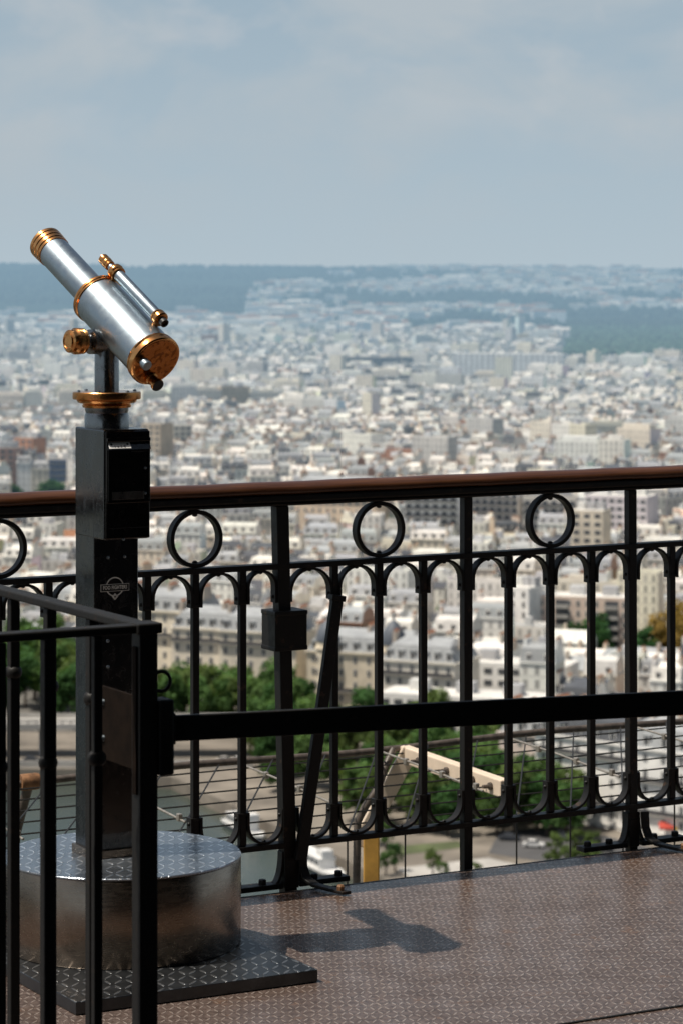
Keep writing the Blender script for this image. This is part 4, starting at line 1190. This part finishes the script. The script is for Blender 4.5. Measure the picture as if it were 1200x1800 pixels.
def grove(x0, x1, y0, y1, n, smin, smax, z=GROUND, tints=None, small=False, gap=.5, poly=None):
    placed = []; tries = 0
    while len(placed) < n and tries < n * 40:
        tries += 1
        xd = random.uniform(x0, x1); yd = random.uniform(y0, y1)
        if poly and not poly(xd, yd): continue
        p = gp(xd, yd, z)
        s = random.uniform(smin, smax)
        if any((p - q).length < 10 * gap * (s + s2) / 2 * (.7 if small else 1) for q, s2 in placed): continue
        placed.append((p, s))
        name, t = random.choice(tints or GREENS)
        tree(p, s, t, small, name)
GREENS = [('bright green', (1.1, 1.35, .85)), ('deep green', (.62, .95, .62)), ('mid green', (.9, 1.2, .75)), ('olive green', (1.2, 1.25, .8))]
grove(-10, 102, 868, 955, 18, .9, 1.35, qz)
grove(196, 330, 935, 962, 10, .8, 1.1, qz)
grove(330, 430, 940, 992, 11, .8, 1.1, qz)
grove(345, 470, 1005, 1040, 9, .7, 1.0, qz)
grove(480, 540, 1105, 1118, 3, .5, .7, qz, small=True)
grove(425, 590, 968, 1012, 14, .75, 1.1, qz)
grove(462, 722, 1030, 1098, 40, .75, 1.2, qz, gap=.36)
grove(590, 700, 1010, 1045, 10, .9, 1.2, qz)
grove(500, 520, 1140, 1150, 2, .5, .6, qz, small=True)
grove(700, 760, 1090, 1102, 5, .8, 1.1, qz)
grove(690, 800, 1128, 1162, 8, .55, .8, qz, small=True, tints=[GREENS[3]])
grove(560, 640, 1150, 1175, 3, .4, .6, qz, small=True)
grove(0, 98, 668, 712, 9, 1.0, 1.5, GROUND, [('deep green', (.5, .85, .62)), ('mid green', (.8, 1.05, .7))])
grove(755, 800, 862, 878, 5, .9, 1.2, GROUND, [('deep green', (.5, .85, .62))])
grove(850, 915, 868, 895, 4, 1.2, 1.45, GROUND, [('autumn brown', (2.7, 1.35, .75))])
grove(820, 850, 880, 895, 2, .9, 1.1, GROUND, [('deep green', (.5, .85, .62))])
grove(200, 320, 668, 690, 5, .9, 1.2, GROUND, [('deep green', (.5, .85, .62)), ('reddish brown', (1.7, 1.0, .8))])
grove(200, 900, 640, 860, 34, .6, 1.1, GROUND, small=True)
grove(20, 900, 515, 640, 55, .9, 1.6, GROUND, [('deep green', (.5, .85, .62)), ('mid green', (.8, 1.05, .7))])
TG = 'broadleaf trees among the streets and river banks'
byl = {}
for o, lab, Y in tree_pend: byl.setdefault(lab, []).append((Y, o))
for lab, lst in byl.items():
    lst.sort(key=lambda q: q[0])
    for i, (Y, o) in enumerate(lst):
        pre = '' if len(lst) == 1 else (('nearer ', 'farther ')[i] if len(lst) == 2 else (('nearest ', 'middle ', 'farthest ')[i] if len(lst) == 3 else ''))
        tag(o, pre + lab, 'tree', TG)

# woods on the plain and the wooded hill foot: one mass nobody could count
m = MB(); rg = random.Random(5)
def lump(p, r, tone):
    n = 7; base_ = []
    for i in range(n):
        a = 2 * pi * i / n + rg.random(); base_.append(p + V(r * cos(a) * rg.uniform(.8, 1.2), r * sin(a) * rg.uniform(.8, 1.2), -r * .6))
    mid = [q + (p - q) * .35 + UP * r * rg.uniform(.7, 1.0) for q in base_]; top = p + UP * r * rg.uniform(.55, .8)
    for i in range(n):
        j = (i + 1) % n; k = tone * rg.uniform(.75, 1.25)
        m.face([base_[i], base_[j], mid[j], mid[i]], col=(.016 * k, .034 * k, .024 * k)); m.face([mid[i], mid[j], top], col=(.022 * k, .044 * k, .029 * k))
def wood(x0, x1, y0, y1, n, thr=.0, tn=1.0):
    for i in range(n):
        v = rg.uniform(y0, y1); xd = rg.uniform(x0, x1)
        p = gp(xd, v)
        if xd < 775 and x0 == 735 and vnoise(v / 9, 4.2) * 42 > xd - 733: continue
        if thr and vnoise(p.x / 90, p.y / 160) < thr: continue
        lump(p + UP * 9, rg.uniform(5, 10), tn * rg.uniform(.6, 1.4))
wood(735, 915, 436, 476, 2600, 0, 2.1); wood(560, 920, 418, 440, 1600, .35); wood(-20, 640, 425, 470, 700, .6)
for i in range(5200):
    Y = rg.uniform(5600, 9300); X = rg.uniform(-.14, .14) * Y
    if vnoise(X / 160 + 3, Y / 300) < .30: continue
    lump(V(X, Y, tz(X, Y) + 6), rg.uniform(6, 13), rg.uniform(.6, 1.25))
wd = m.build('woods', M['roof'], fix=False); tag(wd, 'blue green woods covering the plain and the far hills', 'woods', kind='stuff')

# ------------------------------------------------------------------ boats and cars at the quay
def boat(p, rot, L, label, white=True):
    o = empty('river_boat', p, rot); tag(o, label, 'boat', 'boats moored along the quay')
    m = MB(); hw = L * .085
    prof = [(-.5, .75), (-.42, .95), (0, 1), (.32, .9), (.45, .5), (.5, .02)]
    lo, hi = [], []
    for a, b in prof: lo.append((a * L, b * hw * .85)); hi.append((a * L * 1.01, b * hw))
    def ring(l, z): return [V(a, b, z) for a, b in l] + [V(a, -b, z) for a, b in reversed(l)]
    A_, B_ = ring(lo, 0), ring(hi, 1.3); n = len(A_)
    for i in range(n): m.face([A_[i], A_[(i + 1) % n], B_[(i + 1) % n], B_[i]])
    local_child('hull', fin(m, 'hull', M['hull']), o)
    m = MB(); m.face([q - UP * .05 for q in B_]); D_ = ring([(a * 1.012, b * 1.03) for a, b in hi], 1.0); E_ = ring([(a * 1.012, b * 1.03) for a, b in hi], 1.5)
    for i in range(n): m.face([D_[i], D_[(i + 1) % n], E_[(i + 1) % n], E_[i]])
    local_child('deck', fin(m, 'deck', M['boatwhite']), o)
    m = MB(); m.box((-L * .06, 0, 2.2), V(L * .3, 0, 0), V(0, hw * .72, 0), V(0, 0, .95)); m.box((-L * .06, 0, 3.2), V(L * .31, 0, 0), V(0, hw * .8, 0), V(0, 0, .1))
    ca = local_child('cabin', fin(m, 'cabin', M['boatwhite']), o)
    m = MB()
    for i in range(7):
        for sg in (-1, 1): m.box((-L * .31 + i * L * .083, sg * hw * .73, 2.35), V(L * .03, 0, 0), V(0, .05, 0), V(0, 0, .45))
    local_child('window_band', fin(m, 'window_band', M['pane']), ca)
    m = MB(); m.box((L * .2, 0, 4.0), V(1.3, 0, 0), V(0, 1.2, 0), V(0, 0, .75)); local_child('wheelhouse', fin(m, 'wheelhouse', M['boatwhite']), o)
    m = MB(); m.tube([V(-L * .3, 0, 3.2), V(-L * .3, 0, 5.6)], .09, 6); local_child('mast', fin(m, 'mast', M['darkmetal']), o)
rot = math.atan2(b1.y - b2.y, b1.x - b2.x); qd = Vector((cos(rot), sin(rot), 0)); qn = Vector((sin(rot), -cos(rot), 0))
pm = b2.lerp(b1, .62) + qn * 3.2; boat((pm.x, pm.y, wz), rot, 27, 'white passenger boat moored by the ochre post')
pm = b2.lerp(b1, .12) + qn * 3.0; boat((pm.x, pm.y, wz), rot, 20, 'smaller white barge moored beyond the drum lid')

def car_parts(paint):
    m = MB()
    sec = [(-2.1, .35), (-2.15, .8), (-1.3, .95), (1.0, .95), (2.0, .78), (2.1, .35)]
    n = len(sec)
    for sg in (-1, 1): m.face([V(a, sg * .86, z) for a, z in sec])
    for i in range(n): a, b = sec[i], sec[(i + 1) % n]; m.face([V(a[0], -.86, a[1]), V(b[0], -.86, b[1]), V(b[0], .86, b[1]), V(a[0], .86, a[1])])
    body = fin(m, 'body', paint)
    m = MB(); cab = [(-1.55, .955), (-1.1, 1.45), (.35, 1.45), (1.0, .955)]
    for sg in (-1, 1): m.face([V(a, sg * .74, z) for a, z in cab])
    for i in range(3): a, b = cab[i], cab[i + 1]; m.face([V(a[0], -.74, a[1]), V(b[0], -.74, b[1]), V(b[0], .74, b[1]), V(a[0], .74, a[1])], 1 if i == 1 else 0)
    gl = fin(m, 'glazing', M['pane']); gl.materials.append(paint)
    m = MB(); m.lathe([(.02, -.1), (.33, -.1), (.33, .1), (.02, .1)], (0, 0, 0), (0, 1, 0), 14); wh = fin(m, 'wheel', M['tyre'])
    return body, gl, wh
PAINTS = {'white': M['boatwhite'], 'black': M['hull'], 'red': M['red'], 'grey': M['concrete']}
CARS = {k: car_parts(v) for k, v in PAINTS.items()}
def car(p, rot, col, label):
    o = empty('parked_car', p, rot); tag(o, label, 'car', 'cars on the quay road'); b, g, w = CARS[col]
    local_child('body', b, o); local_child('glazing', g, o)
    for a in (-1.3, 1.3):
        for c in (-.8, .8): local_child('wheel', w, o, (a, c, .33))
for xd, yd, cl, lab in ((668, 1103, 'black', 'black car on the quay road, nearest the bushy trees'), (700, 1112, 'white', 'white car on the quay road near the slim post foot'), (738, 1100, 'grey', 'grey car on the quay road between two railing cups'), (790, 1117, 'black', 'black car on the quay road below the white riverside houses'), (835, 1128, 'grey', 'grey car on the quay road by the end post foot')):
    p = gp(xd, yd, qz + .06); car(p, radians(-12), cl, lab)
for xd, cl, lab in ((292, 'grey', 'grey car on the bank road behind the drum'), (312, 'white', 'white car on the bank road beside the grey one'), (30, 'black', 'black car on the bank road seen between the gate bars')):
    p = gp(xd, 1020, qz + .06); car(V(p.x, 656, qz + .06), 0, cl, lab)

# ------------------------------------------------------------------ sky, sun, camera
SUN = Vector((-.46, -.13, 1.0)).normalized()
el = math.asin(SUN.z); az = math.atan2(SUN.x, SUN.y)
w = bpy.data.worlds.new('World'); scene.world = w; w.use_nodes = True
nt = w.node_tree; nt.nodes.clear()
class WT(NT):
    def __init__(s): s.t = nt
T = WT()
sky = T.n('ShaderNodeTexSky', sky_type='NISHITA'); sky.sun_disc = False; sky.sun_elevation = el; sky.sun_rotation = az
sky.altitude = 120; sky.air_density = 1.0; sky.dust_density = 2.5; sky.ozone_density = 1.5
co_ = T.n('ShaderNodeTexCoord').outputs['Generated']
sp = T.n('ShaderNodeSeparateXYZ'); T.l(co_, sp.inputs[0])
z = sp.outputs[2]
S_ = .1
def k_(c): return tuple(x / S_ for x in c)
n1 = T.noise(1.0, 6, T.mapping(co_, scale=(13, 13, 24)), .55, .4)
n2 = T.noise(1.0, 5, T.mapping(co_, scale=(21, 21, 34), loc=(3.1, 0, 1.7)), .55, .3)
cl = T.mapr(n1, .42, .64); wisp = T.mapr(n2, .53, .72)
hz_ = T.mapr(z, 0.0, .12)
grad = T.mix(hz_, k_((.44, .535, .60)), k_((.315, .42, .51)))
thin = T.mix(T.math('MULTIPLY', cl, T.mapr(z, .01, .05, .15, .85)), grad, k_((.46, .515, .555)))
thin = T.mix(T.math('MULTIPLY', T.math('MULTIPLY', wisp, T.mapr(z, .035, .08)), .45), thin, k_((.60, .60, .61)))
up = T.mapr(z, .10, .26)
skyup = T.mix(T.math('MULTIPLY', cl, .22), T.mix(1.0, sky.outputs[0], (.98, .92, .80), 'MULTIPLY'), k_((.42, .45, .47)))
colr = T.mix(up, thin, skyup)
bg = T.n('ShaderNodeBackground'); T.l(colr, bg.inputs[0]); bg.inputs[1].default_value = S_
ow = T.n('ShaderNodeOutputWorld'); T.l(bg.outputs[0], ow.inputs[0])

sl = bpy.data.lights.new('sun', 'SUN'); sl.energy = 5.0; sl.angle = radians(.53); sl.color = (1.0, .93, .82)
so = bpy.data.objects.new('sun', sl); COL.objects.link(so); so.location = (-20, -10, 60)
so.rotation_euler = SUN.to_track_quat('Z', 'Y').to_euler()

cam = bpy.data.cameras.new('camera'); cam.sensor_fit = 'VERTICAL'; cam.sensor_height = 36; cam.sensor_width = 24; cam.lens = 100
cam.shift_y = -425 / 1800; cam.clip_start = .1; cam.clip_end = 40000
cam.dof.use_dof = True; cam.dof.focus_distance = 6.85; cam.dof.aperture_fstop = 9.0
co = bpy.data.objects.new('camera', cam); COL.objects.link(co); co.location = (0, 0, EYE); co.rotation_euler = (pi / 2, 0, 0)
scene.camera = co
scene.view_settings.view_transform = 'Standard'; scene.view_settings.look = 'None'; scene.view_settings.exposure = 0; scene.view_settings.gamma = 1
scene.cycles.use_denoising = True
scene.cycles.max_bounces = 6
